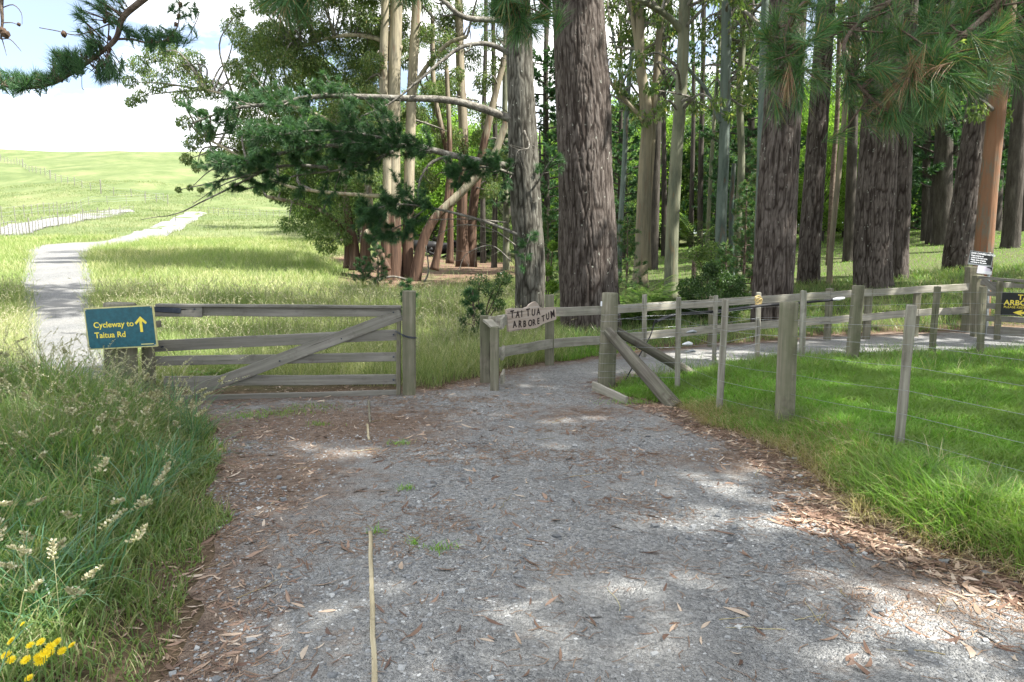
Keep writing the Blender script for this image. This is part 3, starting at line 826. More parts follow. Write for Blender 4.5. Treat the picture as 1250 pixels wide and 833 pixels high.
meadow_patch(110000, -110, -4, 46, 150, 0.45, 0.006, 2, 'distant_grass', 'pale grass covering the hill foot', matl=L_MEAD_FAR)
# greener, lusher growth right of the gate post and under the pines
def wkeep(x, y):
    g = np.full(len(x), -1.0); nn = (y < 15.9); g[nn] = grav(x[nn], y[nn])
    return (g < -0.05) & inview(x, y) & (x > -1.4 - 0.12 * (y - 8))
meadow_patch(70000, -3, 16, 8.2, 20, 0.34, 0.006, 3, 'shade_grass', 'green grass under the trees behind the rail fence', wkeep, L_TALL, 0.9)
meadow_patch(90000, -9, 42, 20, 48, 0.22, 0.0065, 2, 'woodland_grass', 'bright low grass covering the floor of the wood',
             lambda x, y: inview(x, y), L_LAWN, 0.5)
meadow_patch(2600, 0.0, 1.9, 7.6, 8.2, 0.12, 0.005, 3, 'edge_grass', 'thin grass at the foot of the strainer post', lambda x, y: grav(x, y) < 0.05, L_LAWN)

# little weeds growing in the gravel
mb = MB()
for (a, b, r, n) in ((535, 672, .05, 60), (505, 665, .02, 25), (487, 543, .05, 60), (495, 600, .04, 50), (770, 492, .16, 250), (345, 505, .2, 260), (300, 510, .15, 160), (385, 498, .15, 120), (390, 520, .06, 60), (460, 650, .03, 30)):
    c = G2(a, b); xx = c[0] + RNG.normal(0, r, n); yy = c[1] + RNG.normal(0, r * .5, n)
    mb.add(*blades(np.column_stack([xx, yy, ground_z(xx, yy)]), RNG.uniform(0.02, 0.07, n), 0.005, 0.6, 0.9, 3))
o = mb.obj('gravel_weeds', L_LAWN); tag(o, 'small green weed tufts sprouting in the gravel', 'weeds', kind='stuff')

# ------------------------------------------------------------------ LITTER AND STONES
def icos():
    p = (1 + 5 ** .5) / 2
    v = unit(np.array([(-1, p, 0), (1, p, 0), (-1, -p, 0), (1, -p, 0), (0, -1, p), (0, 1, p), (0, -1, -p), (0, 1, -p), (p, 0, -1), (p, 0, 1), (-p, 0, -1), (-p, 0, 1)], float))
    f = [(0, 11, 5), (0, 5, 1), (0, 1, 7), (0, 7, 10), (0, 10, 11), (1, 5, 9), (5, 11, 4), (11, 10, 2), (10, 7, 6), (7, 1, 8), (3, 9, 4), (3, 4, 2), (3, 2, 6), (3, 6, 8), (3, 8, 9), (4, 9, 5), (2, 4, 11), (6, 2, 10), (8, 6, 7), (9, 8, 1)]
    return v, np.array(f)
IV, IF = icos()
CV = np.array([(-1, -1, -1), (1, -1, -1), (1, 1, -1), (-1, 1, -1), (-1, -1, 1), (1, -1, 1), (1, 1, 1), (-1, 1, 1)], float) * .62
CF = np.array([(0, 2, 1), (0, 3, 2), (4, 5, 6), (4, 6, 7), (0, 1, 5), (0, 5, 4), (1, 2, 6), (1, 6, 5), (2, 3, 7), (2, 7, 6), (3, 0, 4), (3, 4, 7)])
def stones(x, y, s, name, label):
    n = len(x); z = ground_z(x, y, np.ones(n))
    jit = RNG.uniform(0.45, 1.2, (n, 8, 3)); V = CV[None] * jit
    V = V * np.stack([RNG.uniform(.7, 1.3, n), RNG.uniform(.7, 1.2, n), RNG.uniform(.35, .75, n)], 1)[:, None]
    a = RNG.uniform(0, 2 * PI, n); c, si = np.cos(a)[:, None], np.sin(a)[:, None]
    V = np.stack([V[..., 0] * c - V[..., 1] * si, V[..., 0] * si + V[..., 1] * c, V[..., 2]], -1)
    V = V * s[:, None, None] + np.column_stack([x, y, z + s * 0.25])[:, None]
    mb = MB(); mb.add(V.reshape(-1, 3), ((np.arange(n) * 8)[:, None, None] + CF[None]).reshape(-1, 3))
    o = mb.obj(name, M_STONE); tag(o, label, 'gravel', kind='stuff')
def gk(x, y): return (grav(x, y) > 0.02) & inview(x, y, .3)
x, y = scatter(170000, -3, 6, 2.1, 6.0, gk)
k = RNG.uniform(0, 1, len(x)) < (.12 + sstep(.36, .62, fbm2(x * 1.6, y * 1.6, 91))) * np.clip((3.0 / y) ** 1.6, 0, 1); x, y = x[k], y[k]
s = 0.0042 + 0.0075 * RNG.uniform(0, 1, len(x)) ** 2 + 0.0010 * (y - 2)
big = RNG.uniform(0, 1, len(x)) < 0.015; s[big] *= RNG.uniform(1.6, 3.0, big.sum())
stones(x, y, s, 'loose_gravel', 'loose grey stones on the near gravel')
x, y = scatter(26000, -4, 7, 5.0, 10, gk)
stones(x, y, RNG.uniform(0.005, 0.013, len(x)), 'scattered_stones', 'small stones scattered on the path near the gate')

def litter_leaves(x, y, L, name, label, matl=L_LITTER, lift=0.0):
    n = len(x); z = ground_z(x, y) + 0.007 + lift
    a = RNG.uniform(0, 2 * PI, n); d = np.column_stack([np.cos(a), np.sin(a), RNG.normal(0, .12, n)]); d = unit(d)
    up = unit(np.column_stack([RNG.normal(0, .35, n), RNG.normal(0, .35, n), np.ones(n)])); sd = unit(np.cross(up, d)); up = np.cross(d, sd)
    W = L * RNG.uniform(.11, .22, n); cv = RNG.normal(0, .18, n); curl = RNG.uniform(0.0, .22, n)
    rows = []
    for t, w in ((-.5, 0.12), (-.22, .8), (0.1, 1.0), (.32, .6), (.5, 0.03)):
        c = np.column_stack([x, y, z]) + d * (L * t)[:, None] + sd * (cv * L * (t * t * 4 - .5) * .5)[:, None] + up * (curl * L * t * t * 2)[:, None]
        rows += [c - sd * (W * w * .5)[:, None] + up * (W * w * .25 * curl * 2)[:, None], c + sd * (W * w * .5)[:, None] + up * (W * w * .25 * curl * 2)[:, None]]
    V = np.stack(rows, 1).reshape(-1, 3); b = (np.arange(n) * 10)[:, None]
    Q = np.concatenate([b + np.array([[2 * k, 2 * k + 1, 2 * k + 3, 2 * k + 2]]) for k in range(4)], 0)
    mb = MB(); mb.add(V, None, Q); o = mb.obj(name, matl); tag(o, label, 'leaf litter', kind='stuff')

def edge_right(x, y):
    g = gsd(x, y)
    return (np.abs(g - 0.08) < 0.34 * (0.4 + vn2(x * 1.5, y * 1.5, 95))) & (x > 1.2) & inview(x, y, .3) & (y < 7.6)
x, y = scatter(42000, 1.2, 6, 2.6, 7.4, edge_right)
k = RNG.uniform(0, 1, len(x)) < .8 * sstep(.3, .6, fbm2(x * 2, y * 2, 96)) + .15; x, y = x[k], y[k]
litter_leaves(x, y, RNG.uniform(0.03, 0.10, len(x)), 'bank_litter', 'brown fallen gum leaves drifted along the right bank')
def edge_left(x, y):
    g = gsd(x, y)
    return (g < 0.75 * vn2(x * 1.2 + 4, y * 1.2, 97) + .05) & (g > -.5) & (x < 0) & inview(x, y, .3)
x, y = scatter(30000, -4, 0, 2.1, 8.6, edge_left)
k = RNG.uniform(0, 1, len(x)) < .34 * sstep(.42, .66, fbm2(x * 2.5, y * 2.5, 98)) + .05; x, y = x[k], y[k]
litter_leaves(x, y, RNG.uniform(0.03, 0.09, len(x)), 'verge_litter', 'brown leaves and bark flakes along the foot of the left verge')
x, y = scatter(9500, -4, 7, 2.1, 9.0, lambda x, y: (grav(x, y) > -0.1) & inview(x, y, .3) & (RNG.uniform(0, 1, len(x)) < (0.17 + sstep(.8, .1, gsd(x, y)) * .4 + .5 * np.exp(-(((x - gA[0]) / 1.5) ** 2 + ((y - gA[1]) / 1.4) ** 2)))))
litter_leaves(x, y, RNG.uniform(0.035, 0.11, len(x)) * np.where(RNG.uniform(0, 1, len(x)) < .12, 1.4, 1), 'path_litter', 'scattered fallen leaves on the gravel path')
x, y = scatter(420, -2, 5, 2.2, 6.5, lambda x, y: (grav(x, y) > 0.1) & inview(x, y, .2)); x, y = x[:130], y[:130]
litter_leaves(x, y, RNG.uniform(0.08, 0.15, len(x)), 'large_fallen_leaves', 'long curled pinkish gum leaves lying singly on the gravel')
cD = G2(1150, 705)
x, y = scatter(9000, 1.2, 4.5, 2.4, 4.6, lambda x, y: (RNG.uniform(0, 1, len(x)) < 1.3 * np.exp(-((gsd(x, y) - .12) / .20) ** 2)) & (x > 1.3) & (y < 4.4) & inview(x, y, .2)); x, y = x[:2300], y[:2300]
litter_leaves(x, y, RNG.uniform(0.05, 0.12, len(x)), 'leaf_drift', 'thick drift of large reddish brown leaves in the lower right corner', lift=.006)
# pine needles and twigs lying on the gravel
def needles(n, kf, name, label, y1=9.0):
    x, y = scatter(n, -4, 7, 2.1, y1, kf); n = len(x); z = ground_z(x, y) + 0.009; L = RNG.uniform(.04, .10, n)
    a = RNG.uniform(0, 2 * PI, n); d = np.column_stack([np.cos(a), np.sin(a), RNG.normal(0, .03, n)]); sd = np.column_stack([-np.sin(a), np.cos(a), np.zeros(n)])
    c = np.column_stack([x, y, z]); w = (0.0009 + 0.00035 * y)[:, None]; b_ = sd * (L * RNG.normal(0, .12, n))[:, None]
    V = np.stack([c - d * L[:, None] * .5 - sd * w, c - d * L[:, None] * .5 + sd * w, c + b_ - sd * w, c + b_ + sd * w, c + d * L[:, None] * .5 - sd * w * .5, c + d * L[:, None] * .5 + sd * w * .5], 1).reshape(-1, 3)
    b = (np.arange(n) * 6)[:, None]; Q = np.concatenate([b + np.array([[0, 1, 3, 2]]), b + np.array([[2, 3, 5, 4]])], 0)
    mb = MB(); mb.add(V, None, Q); o = mb.obj(name, L_NEEDLE_LIT); tag(o, label, 'pine needles', kind='stuff')
needles(60000, lambda x, y: (grav(x, y) > -0.05) & inview(x, y, .3) & (RNG.uniform(0, 1, len(x)) < .08 + .8 * sstep(.48, .66, fbm2(x * 1.3, y * 2.4, 99))), 'needle_litter', 'brown pine needles scattered over the gravel')

# twigs
mb = MB()
for k in range(34):
    if k < 20: px, py = RNG.uniform(240, 1200), RNG.uniform(500, 830)
    else: px, py = RNG.uniform(880, 1230), RNG.uniform(560, 760)
    c = G2(px, py)
    if grav(np.array([c[0]]), np.array([c[1]]))[0] < 0: continue
    a = RNG.uniform(0, PI); L = RNG.uniform(.1, .32)
    P = [np.array([c[0] + math.cos(a) * L * t, c[1] + math.sin(a) * L * t, 0]) + np.append(RNG.normal(0, .008, 2), 0) for t in np.linspace(-.5, .5, 6)]
    for p in P: p[2] = gz(p[0], p[1]) + 0.009
    mb.add(*tube_vf(curve_pts(P, 12), np.linspace(.0022, .001, len(curve_pts(P, 12))), 5))
o = mb.obj('fallen_twigs', L_DRY); tag(o, 'thin pale twigs lying on the gravel', 'twigs', kind='stuff')

# timber battens set in the ground
def on_ground(px, py, dz=0.0):
    p = march(px, py, ground_z); p[2] += dz; return p
a = on_ground(452, 652); b = on_ground(458, 850)
b2 = a + (b - a) * 1.5; b2[2] = gz(b2[0], b2[1]); a[2] += .004; b2[2] += .004
o = plank('timber_edging', a, b2, 0.03, 0.022, W_EDGE, None, nseg=20, wob=.002); tag(o, 'long pale timber batten sunk in the gravel, running to the viewer', 'timber batten', 'timber battens sunk in the gravel')
a = on_ground(448.5, 519); b = on_ground(450.5, 538)
o = plank('timber_edging', a, b, 0.03, 0.02, W_EDGE, None); tag(o, 'short pale timber batten between the gate and the grass tufts', 'timber batten', 'timber battens sunk in the gravel')
a = on_ground(450, 490); b = on_ground(452, 517)
o = plank('timber_edging', a, b, 0.035, 0.02, W_POST, None); tag(o, 'grey timber batten starting right under the gate', 'timber batten', 'timber battens sunk in the gravel')

# dandelion-like yellow flowers, near left corner
fl = [(14, 783, 8), (8, 800, 9), (14, 806, 8), (37, 788, 7), (50, 784, 8), (62, 790, 9), (70, 784, 8), (76, 795, 8), (88, 788, 7), (50, 806, 11), (55, 797, 9), (62, 799, 8), (32, 806, 9), (28, 762, 5), (36, 828, 8), (46, 802, 7)]
wheres = ['leftmost high in the cluster', 'at the very left edge', 'just inside the left edge', 'on the upper left of the main cluster', 'topmost of the main cluster', 'in the middle of the cluster', 'high right of the middle', 'lower right of the middle', 'rightmost of the cluster', 'largest in the cluster', 'right above the largest one', 'right beside the largest one', 'left below the main cluster', 'smallest and highest, apart from the rest', 'lowest of all, by the bottom edge', 'tucked left of the largest one']
for (px, py, r), w in zip(fl, wheres):
    Y = 2.18 + RNG.uniform(-.05, .05); c = at(px, py, Y); R = r * 0.5 * Y / FPX * 1.5
    t = thing('yellow_flower', 'small yellow wildflower, ' + w, 'flower', (c[0], c[1], gz(c[0], c[1])), 'yellow flowers in the left verge')
    st = curve_pts([np.array(t.location), (np.array(t.location) + c) / 2 + RNG.normal(0, .01, 3), c], 8)
    m1 = MB(); m1.add(*tube_vf(st, 0.0012, 5)); m1.obj('stem', L_TALL, t)
    m2 = MB(); ax = unit(np.array([RNG.normal(0, .3), -0.5 + RNG.normal(0, .2), 1.0])); u = unit(np.cross(ax, [1, 0, 0])); v = np.cross(ax, u)
    for ring, (rr, hh_, nn) in enumerate(((1.0, .18, 16), (.75, .35, 13), (.45, .45, 9))):
        for q in range(nn):
            an = 2 * PI * (q + .5 * ring) / nn + RNG.normal(0, .05); dd = u * math.cos(an) + v * math.sin(an); ss = -u * math.sin(an) + v * math.cos(an)
            tip = c + dd * R * rr + ax * R * hh_
            m2.add(np.array([c + ax * .001, c + dd * R * rr * .6 + ss * R * .14 + ax * R * hh_ * .6, tip + ss * R * .08, tip - ss * R * .08, c + dd * R * rr * .6 - ss * R * .14 + ax * R * hh_ * .6]),
                   np.array([[0, 1, 4]]), np.array([[1, 2, 3, 4]]))
    m2.obj('flower_head', YEL, t)

exec_parts = []

# ------------------------------------------------------------------ GATE, FENCES, SIGNS
def on_plane(px, py, A, B):
    d = ray(px, py); ex, ey = B[0] - A[0], B[1] - A[1]
    t = (A[0] * ey - A[1] * ex) / (d[0] * ey - d[1] * ex)
    return np.array([d[0] * t, d[1] * t, CAMZ + d[2] * t])

def text_mesh(name, body, size, origin, xax, yax, matl, parent, extrude=0.001, offset=0.0, align='LEFT', jitter=None, space=1.0):
    cu = bpy.data.curves.new(name + '_c', 'FONT'); cu.body = body; cu.size = size; cu.extrude = extrude; cu.offset = offset
    cu.align_x = align; cu.space_character = space; cu.resolution_u = 4
    tmp = bpy.data.objects.new(name + '_t', cu); COL.objects.link(tmp)
    bpy.context.view_layer.update()
    me = bpy.data.meshes.new_from_object(tmp.evaluated_get(bpy.context.evaluated_depsgraph_get()))
    bpy.data.objects.remove(tmp); me.name = name; me.materials.clear(); me.materials.append(matl)
    o = bpy.data.objects.new(name, me); COL.objects.link(o)
    x = unit(xax); y = unit(np.asarray(yax, float) - x * np.dot(x, yax)); z = np.cross(x, y)
    M = Matrix(((x[0], y[0], z[0]), (x[1], y[1], z[1]), (x[2], y[2], z[2]))).to_4x4()
    c = np.array(origin, float)
    if parent is not None: o.parent = parent; c = c - np.array(parent.location)
    M.translation = Vector(c); o.matrix_local = M
    return o

def slab(name, poly, origin, xax, yax, t, matl, parent, rim=None):
    """flat board cut to a 2D outline, front face at +z of the (x, y) frame"""
    x = unit(xax); y = unit(np.asarray(yax, float) - x * np.dot(x, yax)); z = np.cross(x, y)
    P = np.array(poly, float); n = len(P)
    F = np.column_stack([P, np.zeros(n)]); B = np.column_stack([P, np.full(n, -t)])
    me = bpy.data.meshes.new(name)
    faces = [tuple(range(n)), tuple(range(2 * n - 1, n - 1, -1))] + [(i, i + n, (i + 1) % n + n, (i + 1) % n) for i in range(n)]
    me.from_pydata([tuple(v) for v in np.vstack([F, B])], [], faces); me.update(); me.materials.append(matl)
    o = bpy.data.objects.new(name, me); COL.objects.link(o)
    M = Matrix(((x[0], y[0], z[0]), (x[1], y[1], z[1]), (x[2], y[2], z[2]))).to_4x4()
    c = np.array(origin, float)
    if parent is not None: o.parent = parent; c = c - np.array(parent.location)
    M.translation = Vector(c); o.matrix_local = M
    return o

# --- five-rail gate
gp = on_ground(499, 482)
GA = np.array([gp[0] - 0.12, gp[1] + 0.0]); GB = at(190, 400, gp[1] - 0.42)[:2]
gl = on_ground(499, 482)
gate = thing('wooden_gate', 'wide weathered five rail wooden farm gate with a long diagonal brace', 'gate', (GA[0], GA[1], 0))
def grail(name, R, L, h, t=0.035, off=0.0, m=W_GATE, **kw):
    a = on_plane(L[0], L[1], GA, GB); b = on_plane(R[0], R[1], GA, GB)
    nrm = unit(np.array([(GB - GA)[1], -(GB - GA)[0], 0])); nrm = nrm if nrm[1] < 0 else -nrm
    return plank(name, a + nrm * off, b + nrm * off, h, t, m, gate, **kw)
grail('rail', (490, 381.5), (193, 380), 0.105, 0.035, seed=1)
grail('rail', (488, 408.5), (188, 423), 0.125, seed=2)
grail('rail', (488, 435.5), (188, 441), 0.105, seed=3)
grail('rail', (488, 463), (200, 466), 0.115, seed=4)
grail('rail', (488, 482), (212, 490), 0.125, seed=5)
grail('top_cap', (490, 374.8), (192, 372.5), 0.03, 0.11, 0.012, seed=6)
grail('end_block', (248, 380.2), (191, 380), 0.115, 0.03, 0.034, seed=7)
grail('diagonal_brace', (490, 384), (236, 478), 0.135, 0.035, 0.037, seed=8)
a = on_plane(487.5, 383, GA, GB); b = on_plane(487, 487, GA, GB)
square_post('stile', b + [0, -.03, 0.01], a + [0, -.03, 0], 0.05, 0.035, W_POST, gate)
for (px, py) in ((481, 408), (481, 435), (481, 463), (481, 381), (418, 413), (343, 440), (276, 466), (240, 377), (200, 423)):
    c = on_plane(px, py, GA, GB); nrm = np.array([0.05, -1, 0]); mb = MB(); mb.add(*tube_vf([c + nrm * .02, c + nrm * .062], .009, 8)); mb.obj('bolt', M_IRON, gate)
# strap hinge
c0 = on_plane(187, 377, GA, GB) + [0, -.06, 0]; c1 = on_plane(224, 379, GA, GB) + [0, -.06, 0]
plank('strap_hinge', c0, c1, 0.058, 0.008, M_IRON, gate, nseg=2, wob=0)
# chain on the post
mb = MB(); c = on_plane(499, 410, GA, GB)
for k in range(15):
    t = k / 14; p = on_plane(486 + 23 * t, 404 + 7 * t + 2 * math.sin(t * 3), GA, GB) + [0, -0.10 - .02 * math.sin(t * PI), 0]
    a_ = np.arange(9) / 8 * 2 * PI; dirx = np.array([1, 0, -.25]); diry = np.array([0, 0, 1.]) if k % 2 else np.array([0, 1., 0])
    loop = [p + unit(dirx) * .017 * math.cos(q) + diry * .009 * math.sin(q) for q in a_]
    mb.add(*tube_vf(loop, .0032, 5, cap=False))
mb.obj('latch_chain', M_IRON, gate)

t = thing('gate_post', 'square timber gate post with a chain round it, standing between gate and path', 'post', gp)
square_post('post', gp - [0, 0, .2], at(499.5, 355.5, gp[1]), 0.142, 0.14, W_POST, t, face=(0.05, -1, 0))
hp = at(147, 480, gp[1] - 0.62); hp[2] = gz(hp[0], hp[1])
t = thing('gate_post', 'thick round hinge post hidden behind the blue sign', 'post', hp)
round_post('post', hp - [0, 0, .2], at(146, 370, hp[1]), 0.158, 0.155, W_POST, t, seed=3)
t2p = at(181, 480, gp[1] - .50); t2p[2] = gz(t2p[0], t2p[1])
t = thing('gate_post', 'lower slim post below the right half of the blue sign', 'post', t2p)
square_post('post', t2p - [0, 0, .2], at(180, 392, t2p[1]), 0.11, 0.09, W_POST, t)

# --- blue cycleway sign
Ys = hp[1] - 0.30
TL, TR, BR, BL = at(103.5, 376.5, Ys), at(188.5, 374.0, Ys), at(191, 421.5, Ys), at(106.5, 427.5, Ys)
cen = (TL + TR + BR + BL) / 4; xa = unit((TR - TL) + (BR - BL)); ya = unit((TL - BL) + (TR - BR)); ya = unit(ya - xa * np.dot(xa, ya)); za = np.cross(xa, ya)
Wd = np.linalg.norm(TR - TL); Hd = np.linalg.norm(TL - BL)
sg = thing('direction_sign', 'dark blue sign with yellow border, arrow and cycleway wording, on the hinge post', 'sign', cen)
def rr(w, h, r=0.02, n=4):
    o_ = []
    for (sx, sy, a0) in ((1, 1, 0), (-1, 1, 90), (-1, -1, 180), (1, -1, 270)):
        for k in range(n + 1):
            a = math.radians(a0 + 90 * k / n); o_.append((sx * (w / 2 - r) + r * math.cos(a), sy * (h / 2 - r) + r * math.sin(a)))
    return o_
slab('edge', rr(Wd, Hd, .008), cen, xa, ya, 0.018, M_GOLD, sg)
slab('panel', rr(Wd - .026, Hd - .026, .02), cen + za * .003, xa, ya, 0.004, M_SIGN, sg)
slab('backing_board', rr(Wd * .8, .07, .004), cen - za * .022, xa, ya, 0.24, W_POST, sg)
def loc(u, v, dz=.0045): return cen + xa * u * Wd + ya * v * Hd + za * dz
text_mesh('lettering', 'Cycleway to', 0.082, loc(-.385, .02), xa, ya, M_YEL, sg, .0008, .0012)
text_mesh('lettering', 'Taitua Rd', 0.082, loc(-.385, -.225), xa, ya, M_YEL, sg, .0008, .0012)
ar = [(-.017, -.10), (.017, -.10), (.017, .035), (.06, -.005), (.075, .018), (0, .095), (-.075, .018), (-.06, -.005), (-.017, .035)]
slab('arrow', [(x_ * .82, y_ * .82) for x_, y_ in ar], loc(.30, .06, .0062), xa, ya, .002, M_YEL, sg)
slab('maker_plate', rr(.13, .011, .004), loc(.36, -.425, .005), xa, ya, .001, M_GOLD, sg)
for u, v in ((-.47, .45), (.47, .45), (.47, -.45), (-.47, -.45)):
    c = loc(u, v, .004); mb = MB(); mb.add(*tube_vf([c, c + za * .004], .008, 8)); mb.obj('screw', M_METAL, sg)

# --- two-rail fence
RF = [(606, 8.55, 392, 431), (671, 10.0, 382, 420), (741, 10.85, 378.5, 414.5), (870, 12.05, 370, 402), (1013, 13.0, 360.5, 391), (1061, 13.25, 357, 387), (1120, 13.6, 354, 382), (1182, 13.95, 350.5, 378.5)]
fx = thing('rail_fence', 'two rail grey timber fence running from the carved board to the right hand gate', 'fence', (at(606, 470, 8.55)[0], 8.55, 0))
tops = [at(px, y1, Y) for px, Y, y1, y2 in RF]; lows = [at(px, y2, Y) for px, Y, y1, y2 in RF]
for i in range(len(RF) - 1):
    if i == 5: continue
    j = i + 1 if i != 4 else 6
    for q in (tops, lows):
        a, b = q[i].copy(), q[j].copy()
        d = (b - a); plank('rail', a, b, 0.135, 0.04, W_PLANK, fx, seed=20 + i, wob=.004)
plank('rail', tops[6], tops[7], 0.135, 0.04, W_PLANK, fx, seed=40); plank('rail', lows[6], lows[7], 0.135, 0.04, W_PLANK, fx, seed=41)
for (px, Y, y1, w) in ((671, 10.06, 360, .13), (870, 12.11, 362, .11), (1013, 13.06, 352, .11), (1061, 13.31, 352, .12), (1120, 13.66, 356, .11)):
    top = at(px, y1, Y); bz = gz(top[0], top[1]); square_post('post', (top[0], top[1], bz - .15), top, w, .10, W_POST, fx)
# the entrance end: a tall back post and a lower front post with rail stubs
bp = on_ground(592.5, 467); tp = at(592.5, 385.5, bp[1]); square_post('post', bp - [0, 0, .15], tp, .135, .12, W_POST, fx)
fp = on_ground(603.5, 477); tp2 = at(604, 399, fp[1]); square_post('post', fp - [0, 0, .15], tp2, .105, .09, W_POST, fx)
plank('rail', tp + [0.02, -0.02, -.05], tp2 + [0.02, 0.02, -.02], .035, .12, W_PLANK, fx, seed=51)
for z0 in (0.42, 0.12, 0.80):
    plank('rail_stub', [fp[0] + .09, fp[1] + .05, z0], [fp[0] + .11, fp[1] + .35, z0 + .02], .13, .035, W_PLANK, fx, nseg=3, seed=52)
plank('rail', at(597, 393, bp[1] - .08), at(616, 392, 8.9), .13, .035, W_PLANK, fx, nseg=3, seed=53)

# --- carved board
Yc = 9.05
cb = [(619, 378), (626, 376.2), (640, 376.5), (645, 374.5), (647, 371.8), (651, 369.2), (654, 368.2), (657, 371), (658, 374), (663, 376.5), (671, 375.5), (678.5, 375), (679.3, 390), (670, 393), (662, 396), (655, 400.5), (640, 402), (630, 404), (621, 405)]
Yl, Yr = 8.75, 9.75
Ca, Cb = at(619, 390, Yl)[:2], at(679, 390, Yr)[:2]
o0 = on_plane(649, 388, Ca, Cb); cxa = unit(np.append(Cb - Ca, 0)); cya = np.array([0, 0, 1.]); cza = np.cross(cxa, cya)
pts = []
for p in cb[::-1]:
    w = on_plane(p[0], p[1], Ca, Cb) - o0; pts.append((float(np.dot(w, cxa)), float(w[2])))
cs = thing('carved_sign', 'rough pinkish timber board with hand carved arboretum lettering on the rail fence', 'sign', o0)
slab('board', pts, o0, cxa, cya, .03, W_CARVED, cs)
slab('mounting_cleat', rr(.5, .05, .004), o0 - cza * .031 - cya * .02, cxa, cya, .05, W_PLANK, cs)
for (ch, px, py, s, rot) in (('T', 623.5, 388, .115, 3), ('A', 630, 387.5, .105, -4), ('I', 636.5, 386.5, .10, 2), ('T', 643, 386, .12, 5), ('U', 649, 385, .11, -5), ('A', 655.5, 384.5, .11, 3),
                             ('A', 626.5, 400, .105, 4), ('R', 633, 399.5, .11, -3), ('B', 639, 399.2, .105, 2), ('O', 645, 398.2, .105, 0), ('R', 650.5, 397.2, .10, 5), ('E', 656, 395.5, .10, 2), ('T', 662, 392.5, .10, 8), ('U', 667, 390.5, .11, 10), ('M', 672.5, 388.5, .13, 10)):
    c = on_plane(px, py, Ca, Cb) + cza * .002
    a = math.radians(rot); tx = cxa * math.cos(a) + cya * math.sin(a); ty = -cxa * math.sin(a) + cya * math.cos(a)
    text_mesh('letter', ch, s * 1.18, c - tx * .008 - ty * .004, tx, ty, M_INK, cs, .0012, .0035)

# --- strainer and front wire fence
sp_ = on_ground(739.5, 471)
wf = thing('wire_fence', 'wire fence of pale battens crossing the lawn in front, from the strainer post', 'fence', sp_)
st = thing('strainer_post', 'thick round strainer post at the corner, wrapped in wire and propped by two logs', 'post', sp_)
round_post('post', sp_ - [0, 0, .2], at(745, 357.5, sp_[1]), 0.114, 0.100, W_POST, st, seed=5)
b1 = on_ground(829, 497); round_post('brace_log', b1 - [0.03, .0, .02], at(742, 404, sp_[1] - .11), .086, .064, W_LOG, st, seed=8, bulge=.09)
b2 = on_ground(848, 458); round_post('brace_log', b2 - [0, 0, .01], at(752, 404, sp_[1] + .07), .068, .055, W_LOG, st, seed=9, bulge=.09)
fb0, fb1 = on_ground(724, 477), on_ground(765, 494); plank('foot_board', fb0 + [0, 0, .055], fb1 + [0, 0, .03], .12, .035, W_PLANK, st, seed=60)
for zz in (.12, .2, .3, .42, .55, .7, .82, .9):
    mb = MB(); a_ = np.linspace(0, 2 * PI, 25); k = (zz + .2) / 1.35; cx_ = sp_[0] + .05 * zz
    mb.add(*tube_vf([np.array([cx_ + .117 * math.cos(q), sp_[1] + .117 * math.sin(q), zz + .004 * math.sin(3 * q)]) for q in a_], .0016, 4, cap=False)); mb.obj('wire_wrap', M_METAL, st)
c = at(734, 371, sp_[1] - .12); plank('tag', c - [0, 0, .03], c + [0.001, 0, .03], .02, .004, M_WHITE, st, nseg=1, wob=0)

F1 = [('batten', 827, 475, 828.5, 363.5, .062), ('batten', 877, 503, 886, 366, .066), ('round', 957.5, 520, 963.5, 368.5, .10), ('batten', 1096, 547, 1113, 372.5, .066)]
bases = [sp_]
for kind, bx_, by_, tx_, ty_, w in F1:
    b = on_ground(bx_, by_); tp = at(tx_, ty_, b[1]); bases.append(b)
    if kind == 'round': round_post('post', b - [0, 0, .2], tp, w * .86, w * .80, W_POST, wf, seed=12, bulge=.04)
    else: square_post('post', b - [0, 0, .2], tp, w, .045, W_PALE, wf, face=(-.35, -1, 0))
end = bases[-1] + (bases[-1] - bases[-2]) * 2.5; end[2] = 0.2
round_post('post', end - [0, 0, .3], end + [0, 0, 1.1], .09, .085, W_POST, wf, seed=14)
bases.append(end)
for zz in (.16, .34, .52, .70, .86, 1.0):
    P = [np.array([b[0], b[1] - .055, b[2] * .6 + zz]) for b in bases]
    V_ = []
    for i in range(len(P) - 1):
        for s in np.linspace(0, 1, 6, endpoint=False): V_.append(P[i] * (1 - s) + P[i + 1] * s - [0, 0, .012 * math.sin(PI * s)])
    mb = MB(); mb.add(*tube_vf(V_ + [P[-1]], .0013, 4)); mb.obj('wire', M_METAL, wf)

